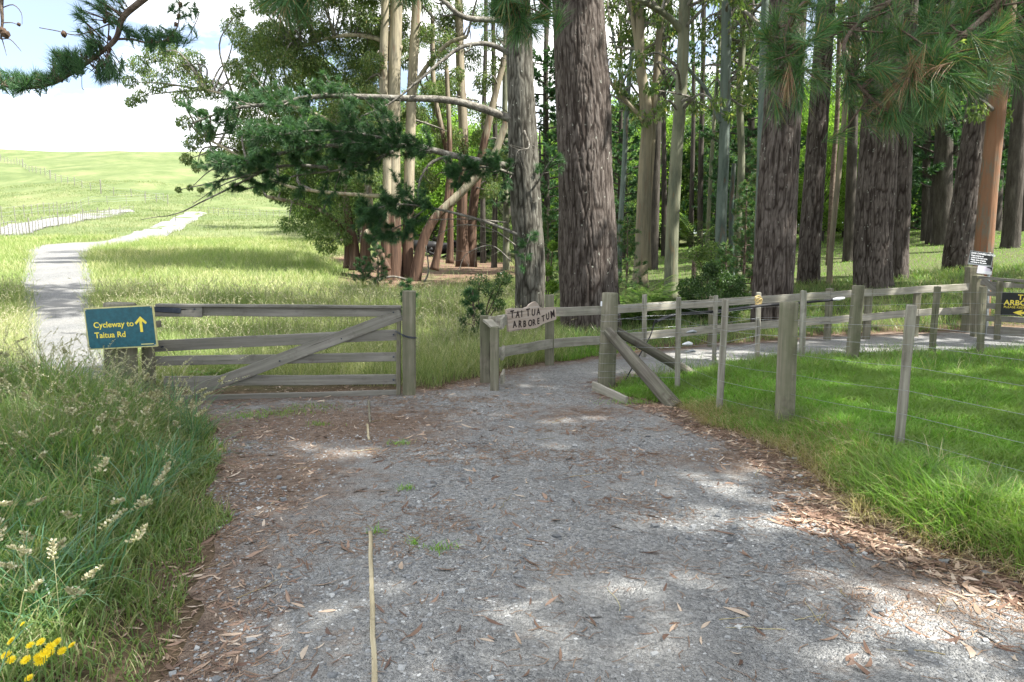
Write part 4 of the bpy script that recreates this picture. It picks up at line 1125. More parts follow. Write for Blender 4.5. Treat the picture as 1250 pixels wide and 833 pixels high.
# --- second wire fence between lawn and path
wf2 = thing('wire_fence', 'wire and batten fence with a black pipe, between the lawn and the far path', 'fence', sp_ + [0.3, .1, 0])
F2 = [('hang', 786, 436, 787, 360, 9.1, .06), ('batten', 871.5, 452, 874, 361, None, .055), ('batten', 924.5, 438, 926, 357, None, .07), ('batten', 979, 440, 981, 355, None, .075), ('round', 1039.5, 440, 1048, 348.5, None, .075),
      ('batten', 1137, 434, 1144.5, 350, None, .085), ('batten', 1196.5, 435, 1200.5, 350, None, .085)]
P2 = [sp_]
for kind, bx_, by_, tx_, ty_, Y, w in F2:
    if Y: b = at(bx_, by_, Y); tp = at(tx_, ty_, Y); P2.append(np.array([b[0], b[1], 0])); square_post('batten', b, tp, w, .04, W_PALE, wf2); continue
    b = on_ground(bx_, by_); tp = at(tx_, ty_, b[1]); P2.append(b)
    if kind == 'round': round_post('post', b - [0, 0, .2], tp, .088, .08, W_POST, wf2, seed=21)
    else: square_post('post', b - [0, 0, .2], tp, w, .05, W_PALE if w < .08 else W_POST, wf2)
P2.append(P2[-1] + (P2[-1] - P2[-2]) * 3)
for zz in (.12, .25, .38, .52, .66, .82, .98):
    V_ = [np.array([p[0], p[1] - .04, zz + p[2] * .7]) for p in P2]; mb = MB(); mb.add(*tube_vf(V_, .0022, 4)); mb.obj('wire', M_METAL, wf2)
pp = [at(800, 392, 9.0), at(823, 384, 9.4), at(872, 380, 9.75), at(926, 373, 10.7), at(979, 369, 10.6), at(1018, 365.5, 10.6)]
mb = MB(); mb.add(*tube_vf(curve_pts([p - [0, .06, 0] for p in pp], 24), .022, 8)); mb.obj('black_pipe', M_RUBBER, wf2)
mb = MB(); mb.add(*tube_vf([at(1017, 365.5, 10.5), at(1024, 365, 10.5), at(1031, 364, 10.5)], [.015, .028, .018], 8)); mb.obj('insulator', M_WHITE, wf2)
for (px, py, m_, r_) in ((844, 405.5, M_METAL, .028), (839, 420, M_WHITE, .028), (843, 429.5, M_METAL, .022)):
    c = at(px, py, 9.4); mb = MB(); mb.add(*tube_vf([c - [.07, 0, .008], c - [.03, 0, 0], c + [.02, 0, .01], c + [.07, 0, .0]], [r_ * .3, r_ * .7, r_, r_ * .5], 8)); mb.obj('insulator', m_, wf2)
mb = MB(); mb.add(*tube_vf(curve_pts([at(800, 390, 9), at(793, 412, 8.9), at(777, 440, 8.6), at(764, 463, 8.5)], 14), .009, 6)); mb.obj('black_cable', M_RUBBER, wf2)
mb = MB(); c = at(925, 365, P2[3][1] - .06)
for k in range(5):
    mb.add(*tube_vf([c + np.array([.05 * math.cos(q + k), -.01 - .01 * k, .05 * math.sin(q) - .012 * k]) for q in np.linspace(0, 6, 14)], .009, 5))
mb.obj('twine_knot', M_TWINE, wf2)
c = at(1049, 388, 10.7)
mb = MB(); mb.add(*tube_vf([c - [0, 0, .05], c + [0, 0, .05]], .04, 8)); mb.obj('insulator', M_RUBBER, wf2)

# --- right hand gate with its posts and signs
rb = at(1182, 405, 14.1); rb[2] = gz(rb[0], rb[1])
t = thing('gate_post', 'dark stout double gate post at the end of the rail fence', 'post', rb)
square_post('post', rb - [0, 0, .2], at(1187, 326, 14.1), .20, .18, W_POST, t)
rb2 = at(1192, 405, 13.6); rb2[2] = gz(rb2[0], rb2[1]); square_post('post', rb2 - [0, 0, .2], at(1194, 336, 13.6), .15, .15, W_POST, t)
RA, RB = at(1194, 340, 13.5)[:2], at(1330, 350, 12.3)[:2]
rg = thing('wooden_gate', 'dark timber gate at the right edge carrying the black and yellow sign', 'gate', (*RA, gz(*RA)))
def rrail(L, R, h, t=.035, off=0, seed=0, name='rail'): return plank(name, on_plane(*L, RA, RB) + [0, -off, 0], on_plane(*R, RA, RB) + [0, -off, 0], h, t, W_GATE, rg, seed=seed)
rrail((1195, 339), (1320, 349), .055, .09, 0, 71, 'top_cap')
rrail((1197, 345), (1320, 356), .08, .035, 0, 72)
rrail((1197, 358), (1320, 366), .09, .035, 0, 73)
rrail((1197, 373), (1320, 381), .11, .035, 0, 74)
rrail((1197, 388), (1320, 396), .11, .035, 0, 75)
rrail((1205, 403), (1320, 411), .17, .035, 0, 76)
rrail((1198, 341), (1226, 366), .11, .03, .036, 77, 'diagonal_brace')
q = on_plane(1215, 411, RA, RB); square_post('stile', np.array([q[0], q[1] - .05, gz(q[0], q[1])]), on_plane(1219, 343, RA, RB) - [0, .05, 0], .12, .04, W_POST, rg)
q = on_plane(1229, 348, RA, RB) - [0, .06, 0]; plank('latch_block', q - [.08, 0, 0], q + [.08, 0, 0], .10, .06, W_PALE, rg, nseg=2)
q = on_plane(1238, 370.5, RA, RB); gxa = unit(np.append(RB - RA, 0)); gza = np.cross(gxa, [0, 0, 1.])
bs = thing('arboretum_sign', 'black sign with yellow lettering and left pointing arrow on the right gate', 'sign', q)
W_, H_ = .98, .44; q2 = on_plane(1223, 371, RA, RB) + gxa * (W_ / 2) + gza * .045
slab('panel', rr(W_, H_, .015), q2, gxa, [0, 0, 1], .012, M_BLACK, bs)
text_mesh('lettering', 'TAITUA', .135, q2 + gxa * (-.24) + np.array([0, 0, .095]) + gza * .002, gxa, [0, 0, 1], M_YEL, bs, .001, .003)
text_mesh('lettering', 'ARBORETUM', .135, q2 + gxa * (-.45) + np.array([0, 0, -.015]) + gza * .002, gxa, [0, 0, 1], M_YEL, bs, .001, .003)
text_mesh('small_lettering', 'PLEASE KEEP DOGS ON LEAD', .06, q2 + gxa * (-.45) + np.array([0, 0, -.075]) + gza * .002, gxa, [0, 0, 1], M_YEL, bs, .001, .0)
ar2 = [(-.30, 0), (-.14, .062), (-.17, .022), (.30, .022), (.30, -.022), (-.17, -.022), (-.14, -.062)]
slab('arrow', ar2[::-1], q2 + np.array([0, 0, -.155]) + gza * .004, gxa, [0, 0, 1], .003, M_YEL, bs)
# notice board on a pole
npz = at(1205, 405, 13.9); npz[2] = gz(npz[0], npz[1])
nb = thing('notice_sign', 'small black and white notice on a pole in front of the orange trunk', 'sign', npz)
square_post('pole', npz - [0, 0, .2], at(1208, 309, 13.9), .05, .04, M_METAL, nb)
nc = at(1197.5, 315.5, 13.86); nx = unit(at(1211, 317.5, 13.86) - at(1184, 314, 13.86)); 
slab('frame', rr(.475, .275, .006), nc - np.array([0, .0, .01]), nx, [0, 0, 1], .012, M_METAL, nb)
slab('black_panel', rr(.45, .235, .006), nc + [0, -.004, .002], nx, [0, 0, 1], .006, M_BLACK, nb)
nz = np.cross(nx, unit(np.array([0, 0, 1.]) - nx * nx[2]))
for k, (tx, sz) in enumerate((('DOG OWNERS NOTICE', .056), ('Dogs must be on', .046), ('a lead in the farm area', .046), ('Please close all gates', .046), ('and keep to the paths', .046))):
    text_mesh('lettering', tx, sz * (.82 if k == 0 else .8), nc + nx * (-.21) + np.array([0, -.006, .07 - .043 * k]), nx, [0, 0, 1], M_WHITE, nb, .0008, .0016)
wc = at(1202, 330, 13.86)
slab('white_panel', rr(.30, .155, .006), wc + [0, -.002, 0], nx, [0, 0, 1], .006, M_PINKW, nb)
slab('lower_white_panel', rr(.29, .06, .006), wc + [0, -.005, -.045], nx, [0, 0, 1], .003, M_WHITE, nb)
slab('dark_swoosh', [(.02, .05), (.10, .028), (.13, 0), (.10, -.012), (.142, -.012), (.142, .062), (.05, .062)][::-1], wc + [0, -.006, .01], nx, [0, 0, 1], .002, M_BLACK, nb)

# --- distant fences on the hill
def far_fence(name, label, pts, n, h, w, tall=None):
    root = None; C = curve_pts([np.array([*p, 0]) for p in pts], 80)
    L = np.concatenate([[0], np.cumsum(np.linalg.norm(np.diff(C, axis=0), axis=1))]); me = None
    for k in range(n):
        s = L[-1] * k / (n - 1); x_ = np.interp(s, L, C[:, 0]); y_ = np.interp(s, L, C[:, 1]); z_ = float(ground_z(np.array([x_]), np.array([y_]), np.array([-3.]))[0])
        if root is None: root = thing(name, label, 'fence', (x_, y_, z_))
        if me is None or True:
            hh_ = h * (1 + .08 * math.sin(k * 2.3)) * (1.35 if tall and k % tall == 0 else 1); ww = w * .6 * (1.7 if tall and k % tall == 0 else 1)
            square_post('post', (x_, y_, z_ - .3), (x_ + RNG.normal(0, .04), y_, z_ + hh_), ww, ww, W_GATE, root)
    for zf in (.35, .6, .92):
        mb = MB(); mb.add(*tube_vf([(x_, y_, float(ground_z(np.array([x_]), np.array([y_]), np.array([-3.]))[0]) + h * zf) for x_, y_, _ in C], .012, 3)); mb.obj('wire', M_METAL, root)
ff = [G2(*p) for p in ((-60, 301), (0, 291), (50, 282), (100, 272), (150, 263.5), (163, 261.5))]
far_fence('batten_fence', 'long low batten fence in front of the pale farm road', ff, 62, 1.05, .075, 8)
ff = [G2(*p) for p in ((-30, 194), (10, 200), (45, 212), (90, 226), (130, 236), (170, 243.5), (205, 250))]
far_fence('hill_fence', 'thin post fence climbing the hill towards the skyline', ff, 34, 1.6, .16, 7)
ff = [G2(*p) for p in ((-20, 272), (20, 268), (60, 262), (100, 255), (140, 250), (200, 246))]
far_fence('roadside_fence', 'faint post fence on the slope above the farm road', ff, 22, 1.5, .10)
ff = [G2(*p) for p in ((255, 263), (290, 265), (330, 266), (380, 268))]
far_fence('paddock_fence', 'faint fence at the far side of the shaded paddock', ff, 18, 1.1, .07)
# ------------------------------------------------------------------ TREES
def bark_trunk(C, R, seg, dz_fn, plate=0.09, amp=0.03, seed=0, flare=0.35, flare_h=0.8, grey=False):
    """C: (n,3) centre line, R: (n,) radii; returns V, Q, attr with bark plates pushed out"""
    n = len(C); ang = np.arange(seg) / seg * 2 * PI
    zz = C[:, 2][:, None]; r = R[:, None] * (1 + 0 * ang[None])
    z0 = C[0, 2]
    fl = flare * np.exp(-(zz - z0) / flare_h)
    lob = 0.5 + 0.5 * vn3(np.cos(ang)[None] * 1.8 + seed, np.sin(ang)[None] * 1.8, zz * .25, seed + 5)
    r = r * (1 + fl * lob) * (1 + 0.07 * (vn3(np.cos(ang)[None] * 1.1 + seed * 3, np.sin(ang)[None] * 1.1, zz * .6, seed + 9) - .5) * 2)
    sx = np.cos(ang)[None] * R[:, None] / plate; sy = np.sin(ang)[None] * R[:, None] / plate; sz = zz / (plate * 8.0)
    w = (vn3(sx * .6, sy * .6, zz * 1.4, seed + 1) - .5) * 1.2
    a = np.abs(vn3(sx + w, sy + w, sz, seed + 2) - .5) * 2
    b = np.abs(vn3(sx * 1.9 + 7 - w, sy * 1.9, sz * 2.1, seed + 3) - .5) * 2
    c4 = np.abs(vn3(sx * 3.7 + 3, sy * 3.7, sz * 4.3, seed + 6) - .5) * 2
    p = sstep(0.0, 0.30, a) * (0.35 + 0.65 * sstep(0.0, 0.40, b)) * (0.75 + .25 * sstep(0, .4, c4))
    p = np.clip(p * (0.60 + 0.8 * vn3(sx * 3.1, sy * 3.1, sz * 7, seed + 4)), 0, 1)
    r = r + amp * (p - 0.6)
    V = np.stack([C[:, 0][:, None] + r * np.cos(ang), C[:, 1][:, None] + r * np.sin(ang), np.broadcast_to(zz, r.shape)], -1).reshape(-1, 3)
    i = np.arange(n - 1)[:, None] * seg; j = np.arange(seg)[None]; k = (j + 1) % seg
    Q = np.stack([i + j, i + k, i + seg + k, i + seg + j], -1).reshape(-1, 4)
    return V, Q, p.ravel()

def cloud(mb, C, R, n, L, W, hang=0.6, flat=0.75, rng=RNG, shell=0.45):
    """leaf quads spread through ellipsoidal clumps"""
    C = np.asarray(C, float); k = len(C); R = np.broadcast_to(R, (k,)); n = np.broadcast_to(n, (k,)).astype(int)
    ii = np.repeat(np.arange(k), n); m = len(ii)
    d = unit(rng.normal(0, 1, (m, 3))); rad = (shell + (1 - shell) * rng.uniform(0, 1, m) ** .6)
    # lumpy outline: a few leaves stray further out
    rad *= 1 + 0.35 * (rng.uniform(0, 1, m) ** 4)
    P = C[ii] + d * (R[ii] * rad)[:, None] * np.array([1, 1, flat])
    a = unit(rng.normal(0, 1, (m, 3)) * (1 - hang) + np.array([0, 0, -1.0]) * hang + d * .35)
    s = unit(np.cross(a, rng.normal(0, 1, (m, 3))))
    l = (L * rng.uniform(.6, 1.3, m))[:, None]; w = (W * rng.uniform(.6, 1.3, m))[:, None]
    V = np.stack([P - a * l * .5, P + s * w * .5 - a * l * .05, P + a * l * .5, P - s * w * .5 - a * l * .05], 1).reshape(-1, 3)
    mb.add(V, None, np.arange(m * 4).reshape(m, 4))

def tufts(mb, P, D, nn, L, W, spread=(0.25, 1.1), shoot=0.5, droop=0.15, seg=1, rng=RNG):
    P = np.asarray(P, float); D = unit(np.asarray(D, float)); k = len(P); ii = np.repeat(np.arange(k), nn); m = len(ii)
    d = D[ii]; ref = unit(rng.normal(0, 1, (m, 3))); s = unit(np.cross(d, ref)); th = rng.uniform(spread[0], spread[1], m)[:, None]
    v = d * np.cos(th) + s * np.sin(th); LL = np.broadcast_to(L, (k,))[ii] * rng.uniform(.65, 1.1, m)
    base = P[ii] - d * (LL * shoot * rng.uniform(0, 1, m))[:, None]
    sd = unit(np.cross(v, rng.normal(0, 1, (m, 3)))) * (np.broadcast_to(W, (k,))[ii] * .5)[:, None]
    if seg == 1:
        tip = base + v * LL[:, None] + np.array([0, 0, -1.]) * (LL * droop)[:, None]
        V = np.stack([base - sd, base + sd, tip], 1).reshape(-1, 3); mb.add(V, np.arange(m * 3).reshape(m, 3))
    else:
        mid = base + v * LL[:, None] * .5 + np.array([0, 0, -1.]) * (LL * droop * .25)[:, None]
        tip = base + v * LL[:, None] * .97 + np.array([0, 0, -1.]) * (LL * droop)[:, None]
        V = np.stack([base - sd * .7, base + sd * .7, mid - sd, mid + sd, tip], 1).reshape(-1, 3); b = (np.arange(m) * 5)[:, None]
        mb.add(V, b + np.array([[2, 3, 4]]), b + np.array([[0, 1, 3, 2]]))

def limb(mbB, mbF, pts, r0, r1, t0=0.3, nsub=10, sublen=0.8, ntuft=6, nn=30, L=0.14, W=0.006, updir=0.35, seg=6, rng=RNG, dens_end=1.0, flatness=.35, drop=0.0, needle_seg=1):
    C = curve_pts(pts, max(10, 4 * len(pts))); n = len(C)
    C = C + rng.normal(0, r0 * .12, C.shape) * np.linspace(0, 1, n)[:, None]
    mbB.add(*tube_vf(C, np.linspace(r0, r1, n), seg)); tips = []; dirs = []
    Tn = unit(np.gradient(C, axis=0))
    for q in range(nsub):
        t = t0 + (1 - t0) * ((q + rng.uniform(0, 1)) / nsub) ** dens_end
        i = min(n - 1, int(t * (n - 1))); p = C[i]; tg = Tn[i]
        sd = unit(rng.normal(0, 1, 3) * np.array([1, 1, flatness])); sd = unit(sd - tg * np.dot(sd, tg)); dr = unit(tg * .6 + sd * .9 + np.array([0, 0, updir - drop]))
        l = sublen * rng.uniform(.5, 1.15) * (1.15 - .5 * t)
        S = curve_pts([p, p + dr * l * .5 + [0, 0, -.04 * l], p + dr * l + np.array([0, 0, updir * .3 * l])], 8)
        rs = max(r1 * .8, r0 * .22 * (1 - .5 * t)); mbB.add(*tube_vf(S, np.linspace(rs, rs * .35, len(S)), 4, cap=False))
        for u in range(ntuft):
            w = rng.uniform(.25, 1) if u else 1.0; j = min(len(S) - 1, int(w * (len(S) - 1)))
            dd = unit(dr + rng.normal(0, .55, 3) + [0, 0, updir])
            q0 = S[j]; q1 = q0 + dd * l * rng.uniform(.08, .3)
            mbB.add(*tube_vf(np.array([q0, q1]), [rs * .35, rs * .25], 3, cap=False)); tips.append(q1); dirs.append(dd)
    if mbF is not None and tips: tufts(mbF, tips, dirs, nn, L, W, rng=rng, seg=needle_seg)
    return C

# --- crown templates shared by copies (origin at the crown's foot)
def crown_pine(R, H, nb, seed, L=.34, W=.075, nn=15, sub=8, nt=6, lower=.55):
    rng = np.random.default_rng(seed); B = MB(); F = MB()
    for k in range(nb):
        z = H * (k / nb) ** .9; ph = k * 2.4 + rng.normal(0, .3); rr = R * (lower + (1 - lower) * math.sin(PI * min(1, .15 + .85 * (k / nb)))) * (1 - .75 * max(0, k / nb - .35)) * rng.uniform(.65, 1.15)
        e = np.array([math.cos(ph) * rr, math.sin(ph) * rr, z + rr * rng.uniform(.0, .35)])
        limb(B, F, [np.array([0, 0, z]), e * np.array([.5, .5, 0]) + [0, 0, z + rr * .1], e], .05, .015, .3, sub, R * .28, nt, nn, L, W, .35, 4, rng)
    return B.mesh('branches', B_FAR), F.mesh('needles', L_PINE)
def leafy(R, H, nc, n, L, W, seed, matl, z0=0.0, cone=False, name='leaves', cr=(.5, 1.1)):
    rng = np.random.default_rng(seed); F = MB(); B = MB(); C = []; RR = []
    for k in range(nc):
        t = rng.uniform(0, 1); ph = rng.uniform(0, 2 * PI)
        prof = (1 - t * .9) if cone else math.sin(PI * (.14 + .80 * t)) ** .7
        rr = R * prof * math.sqrt(rng.uniform(.15, 1)); c = np.array([math.cos(ph) * rr, math.sin(ph) * rr, z0 + H * t]); C.append(c); RR.append(rng.uniform(*cr))
        if k % 2 == 0: B.add(*tube_vf(curve_pts([[0, 0, max(0.3, c[2] * .55)], [c[0] * .4, c[1] * .4, c[2] * .8], c], 8), np.linspace(.05, .012, 8)[:len(curve_pts([[0, 0, 0], [0, 0, 1], [0, 0, 2]], 8))] if False else .025, 4, cap=False))
    cloud(F, C, np.array(RR), n, L, W, .35, .7, rng)
    return B.mesh('branches', B_FAR), F.mesh(name, matl)

PC = [crown_pine(4.0, 11, 34, 101), crown_pine(3.6, 10, 30, 102), crown_pine(2.9, 9, 24, 103, nn=10)]
PL = [crown_pine(2.6, 9, 46, 104, L=.26, W=.05, nn=16, sub=7, nt=5, lower=.9), crown_pine(2.3, 8, 40, 105, L=.26, W=.05, nn=16, sub=7, nt=5, lower=.95)]
BT = [leafy(3.0, 8.0, 95, 150, .20, .10, 111, L_BROAD, .8), leafy(2.7, 7.0, 85, 150, .20, .10, 112, L_BROAD, .6), leafy(2.8, 9.0, 90, 140, .20, .08, 113, L_OLIVE, .8), leafy(2.4, 7.5, 80, 140, .18, .08, 114, L_OLIVE, .6)]
GC = [leafy(2.2, 8.0, 46, 110, .17, .035, 121, L_GUM, 0, cr=(.4, .8)), leafy(1.8, 7.0, 34, 110, .17, .035, 122, L_GUM, 0, cr=(.4, .75))]

def add_child(root, name, me, off=(0, 0, 0), rz=0.0, sc=1.0):
    o = bpy.data.objects.new(name, me); COL.objects.link(o); o.parent = root; o.location = off; o.rotation_euler = (0, 0, rz); o.scale = (sc,) * 3; return o

def trunk_path(px0, Y, px1, py1, H, wob=0.12, n=14, seed=0, x0=None):
    """a leaning trunk: foot on the ground under pixel column px0 (at the horizon row) at depth Y, passing (px1, py1), up to height H"""
    b = at(px0, 330, Y); zb = gz(b[0], Y); b[2] = zb; t = at(px1, py1, Y); sl = (t[0] - b[0]) / max(1, t[2] - zb)
    rng = np.random.default_rng(seed + int(px0)); z = np.linspace(0, 1, n); ph = rng.uniform(0, 6, 2)
    P = np.column_stack([b[0] + sl * H * z + wob * np.sin(z * 5 + ph[0]) * z, Y + wob * np.sin(z * 4 + ph[1]) * z, zb + z * H]); P[0, 2] -= .25
    return b, P

def forest_tree(name, label, cat, px0, Y, px1, py1, wpx, H, bark, crown, zc, group, rz=None, sc=1.0, extra=None, seg=14, taper=.55):
    b, P = trunk_path(px0, Y, px1, py1, H, wob=.10 if wpx > 10 else .2)
    r = wpx / 2 / FPX * Y; n = len(P); R = r * (1.0 - (1 - taper) * np.linspace(0, 1, n)); 
    P2_ = np.vstack([P[0], P[0] + (P[1] - P[0]) * .25, P[1:]]); R2 = np.concatenate([[r * 1.45], [r * 1.08], R[1:]])
    C = curve_pts(P2_, 60); tt = np.linspace(0, 1, len(C)); RR = np.interp(tt, np.linspace(0, 1, len(R2)), R2)
    V, T, Q = tube_vf(C, RR, seg); jit = 1 + .05 * (vn3(V[:, 0] * 6, V[:, 1] * 6, V[:, 2] * 2, 3) - .5)
    root = thing(name, label, cat, b, group)
    mb = MB(); mb.add(V - b, T, Q); add_child(root, 'trunk', mb.mesh('trunk', bark, smooth=True))
    if crown is not None:
        k = min(n - 1, int(zc / H * (n - 1))); p = P[k]; off = np.array([p[0] - b[0], p[1] - b[1], zc])
        rz = rz if rz is not None else (px0 * 1.7) % 6.28
        add_child(root, 'branches', crown[0], off, rz, sc); add_child(root, 'foliage', crown[1], off, rz, sc)
    return root, P, b

# --- the big furrowed pines
def big_pine(label, px0, py0, Y, path, H, wpx, seed, bark=B_PINE, amp=.022, plate=.10, seg=110, crown=None, zc=12, rz=0, sc=1.0, flare=.22):
    b = at(px0, py0, Y); b[2] = gz(b[0], Y)
    pts = [np.array([b[0], Y, b[2] - .3])]
    for (px, py) in path: pts.append(at(px, py, Y))
    last = pts[-1]; d = unit(pts[-1] - pts[-2]); pts.append(last + d * (H - last[2]) / max(.3, d[2]))
    C = curve_pts(pts, 60); zs = np.concatenate([np.arange(C[0, 2], 9.5, .03), np.arange(9.5, H, .25)])
    C = np.column_stack([np.interp(zs, C[:, 2], C[:, 0]), np.interp(zs, C[:, 2], C[:, 1]), zs])
    r = wpx / 2 / FPX * Y; R = r * (1.0 - .75 * np.clip((zs - 3) / H, 0, 1))
    root = thing('pine_tree', label, 'tree', b, 'large furrowed pines behind the rail fence')
    V, Q, A = bark_trunk(C, R, seg, None, plate, amp, seed, flare)
    mb = MB(); mb.add(V - b, None, Q, A); add_child(root, 'trunk', mb.mesh('trunk', bark, True, 'plate'))
    if crown: 
        k = int(np.argmin(abs(zs - zc))); off = C[k] - b
        add_child(root, 'branches', crown[0], off, rz, sc); add_child(root, 'foliage', crown[1], off, rz, sc)
    return root, C, b

p1, C1, b1_ = big_pine('grey furrowed pine with long bare limbs reaching left over the gate', 646, 395, 13.8, [(647, 330), (642, 250), (637, 140), (632, 0)], 19, 34.5, 1, B_PINE_G, .014, .050, 120, PC[2], 14.5, 1, .8)
p2_, C2, b2_ = big_pine('thickest dark furrowed pine standing right behind the carved board', 719, 404, 14.7, [(718, 340), (716, 240), (705, 0)], 24, 67, 2, B_PINE, .022, .050, 260, PC[0], 16, 2, .8, .22)
p3_, C3, b3_ = big_pine('large lichen speckled pine behind the middle of the rail fence', 943, 415, 14.6, [(943, 350), (955, 130), (962, 0)], 22, 45, 3, B_PINE, .020, .050, 190, PC[1], 10.5, 3, 1.0, .10)
p4_, C4, b4_ = big_pine('broad dark pine, left one of a touching pair on the right', 1068, 350, 18.2, [(1066, 300), (1075, 130), (1083, 0)], 22, 43, 4, B_PINE, .018, .055, 190, PC[0], 10.5, 4, 1.0, .10)
p5_, C5, b5_ = big_pine('slimmer dark pine half hidden behind its broad twin', 1095, 345, 19.4, [(1096, 300), (1104, 130), (1110, 0)], 21, 23, 5, B_PINE, .015, .065, 90, None)
p6_, C6, b6_ = big_pine('straight slim grey pine between the speckled pine and the touching pair', 987, 352, 20, [(989, 300), (1000, 130), (1009, 0)], 21, 24, 6, B_PINE, .012, .06, 80, None)
p7_, C7, b7_ = big_pine('dark pine leaning right behind the notice sign', 1169, 346, 20, [(1172, 300), (1196, 130), (1212, 0)], 21, 31, 7, B_PINE, .015, .065, 100, PC[1], 9.5, 2, .9, .12)

# limbs of the grey pine
mbB, mbF = MB(), MB(); G_ = np.random.default_rng(5)
def px3(l): return [at(*p) for p in l]
limb(mbB, mbF, px3([(640, 152, 13.8), (590, 133, 13.6), (545, 122, 13.4), (480, 120, 13.2), (400, 117, 13.0), (340, 126, 12.9), (280, 134, 12.8), (235, 150, 12.8)]), .085, .018, .50, 30, .7, 13, 44, .135, .0075, .15, 8, G_)
limb(mbB, mbF, px3([(636, 205, 13.8), (590, 198, 13.4), (545, 188, 13.2), (508, 179, 13.0), (450, 178, 12.8), (380, 180, 12.7), (310, 195, 12.6), (262, 205, 12.6)]), .075, .018, .34, 62, .8, 15, 44, .135, .0075, .08, 8, G_, flatness=.15)
limb(mbB, mbF, px3([(500, 180, 13.0), (450, 165, 12.7), (380, 160, 12.4), (300, 172, 12.3)]), .03, .012, .05, 46, .8, 16, 44, .135, .0075, .12, 6, G_, flatness=.15)
limb(mbB, mbF, px3([(480, 185, 13.0), (430, 205, 13.1), (360, 215, 13.2), (290, 235, 13.2)]), .03, .010, .10, 34, .7, 13, 44, .135, .0075, .05, 6, G_)
limb(mbB, mbF, px3([(632, 215, 13.7), (600, 205, 13.3), (570, 207, 13.0), (548, 215, 12.8)]), .03, .012, .1, 26, .45, 12, 44, .135, .0075, .15, 6, G_)
limb(mbB, mbF, px3([(640, 290, 13.7), (590, 270, 13.3), (530, 255, 13.0), (480, 250, 12.8), (440, 262, 12.6)]), .035, .010, .50, 32, .6, 13, 44, .135, .0075, .15, 6, G_)
limb(mbB, mbF, px3([(520, 255, 13.0), (490, 275, 12.9), (455, 290, 12.8)]), .015, .008, .1, 16, .45, 11, 44, .135, .0075, .0, 5, G_)
limb(mbB, mbF, px3([(655, 225, 13.6), (670, 200, 13.3), (680, 190, 13.0)]), .02, .010, .1, 8, .3, 8, 30, .12, .007, .2, 5, G_)
limb(mbB, mbF, px3([(640, 330, 13.5), (643, 300, 13.3), (648, 285, 13.3)]), .012, .006, .0, 8, .25, 7, 30, .13, .007, .0, 5, G_)
limb(mbB, None, px3([(620, 25, 13.8), (570, 22, 13.5), (545, 5, 13.3), (520, -20, 13.1)]), .06, .03, .5, 4, .5, 1, 1)
limb(mbB, None, px3([(632, 72, 13.8), (600, 55, 13.6), (568, 56, 13.4), (545, 70, 13.3), (515, 95, 13.1), (478, 125, 13.0), (440, 142, 12.9)]), .055, .012, .3, 9, .6, 2, 1)
limb(mbB, None, px3([(548, 190, 13.2), (525, 200, 13.0), (512, 222, 12.9), (510, 245, 12.8)]), .035, .012, .3, 4, .3, 2, 1)
# bare dead wood low down
for pts, r0 in (([(400, 205, 12.9), (365, 202, 12.9), (330, 206, 12.9), (292, 224, 12.9), (250, 245, 12.9), (215, 261, 12.9), (172, 268, 12.9)], .035), ([(330, 206, 12.9), (300, 215, 12.8), (268, 228, 12.8), (235, 250, 12.8)], .02), ([(620, 272, 13.6), (580, 268, 13.4), (540, 268, 13.2), (500, 270, 13.0)], .018),
                ([(630, 300, 13.6), (600, 280, 13.4), (560, 275, 13.2), (530, 290, 13.0)], .014), ([(625, 320, 13.6), (600, 300, 13.4), (570, 310, 13.2), (560, 330, 13.0)], .012), ([(640, 160, 13.5), (646, 180, 13.3), (632, 185, 13.2), (628, 205, 13.2)], .022)):
    limb(mbB, None, px3(pts), r0, .005, .2, 12, .45, 3, 1, updir=-.12)
o = mbB.mesh('limbs', B_LIMB, True); add_child(p1, 'limbs', o, -np.array(p1.location))
o = mbF.mesh('needles', L_PINE); add_child(p1, 'needles', o, -np.array(p1.location))

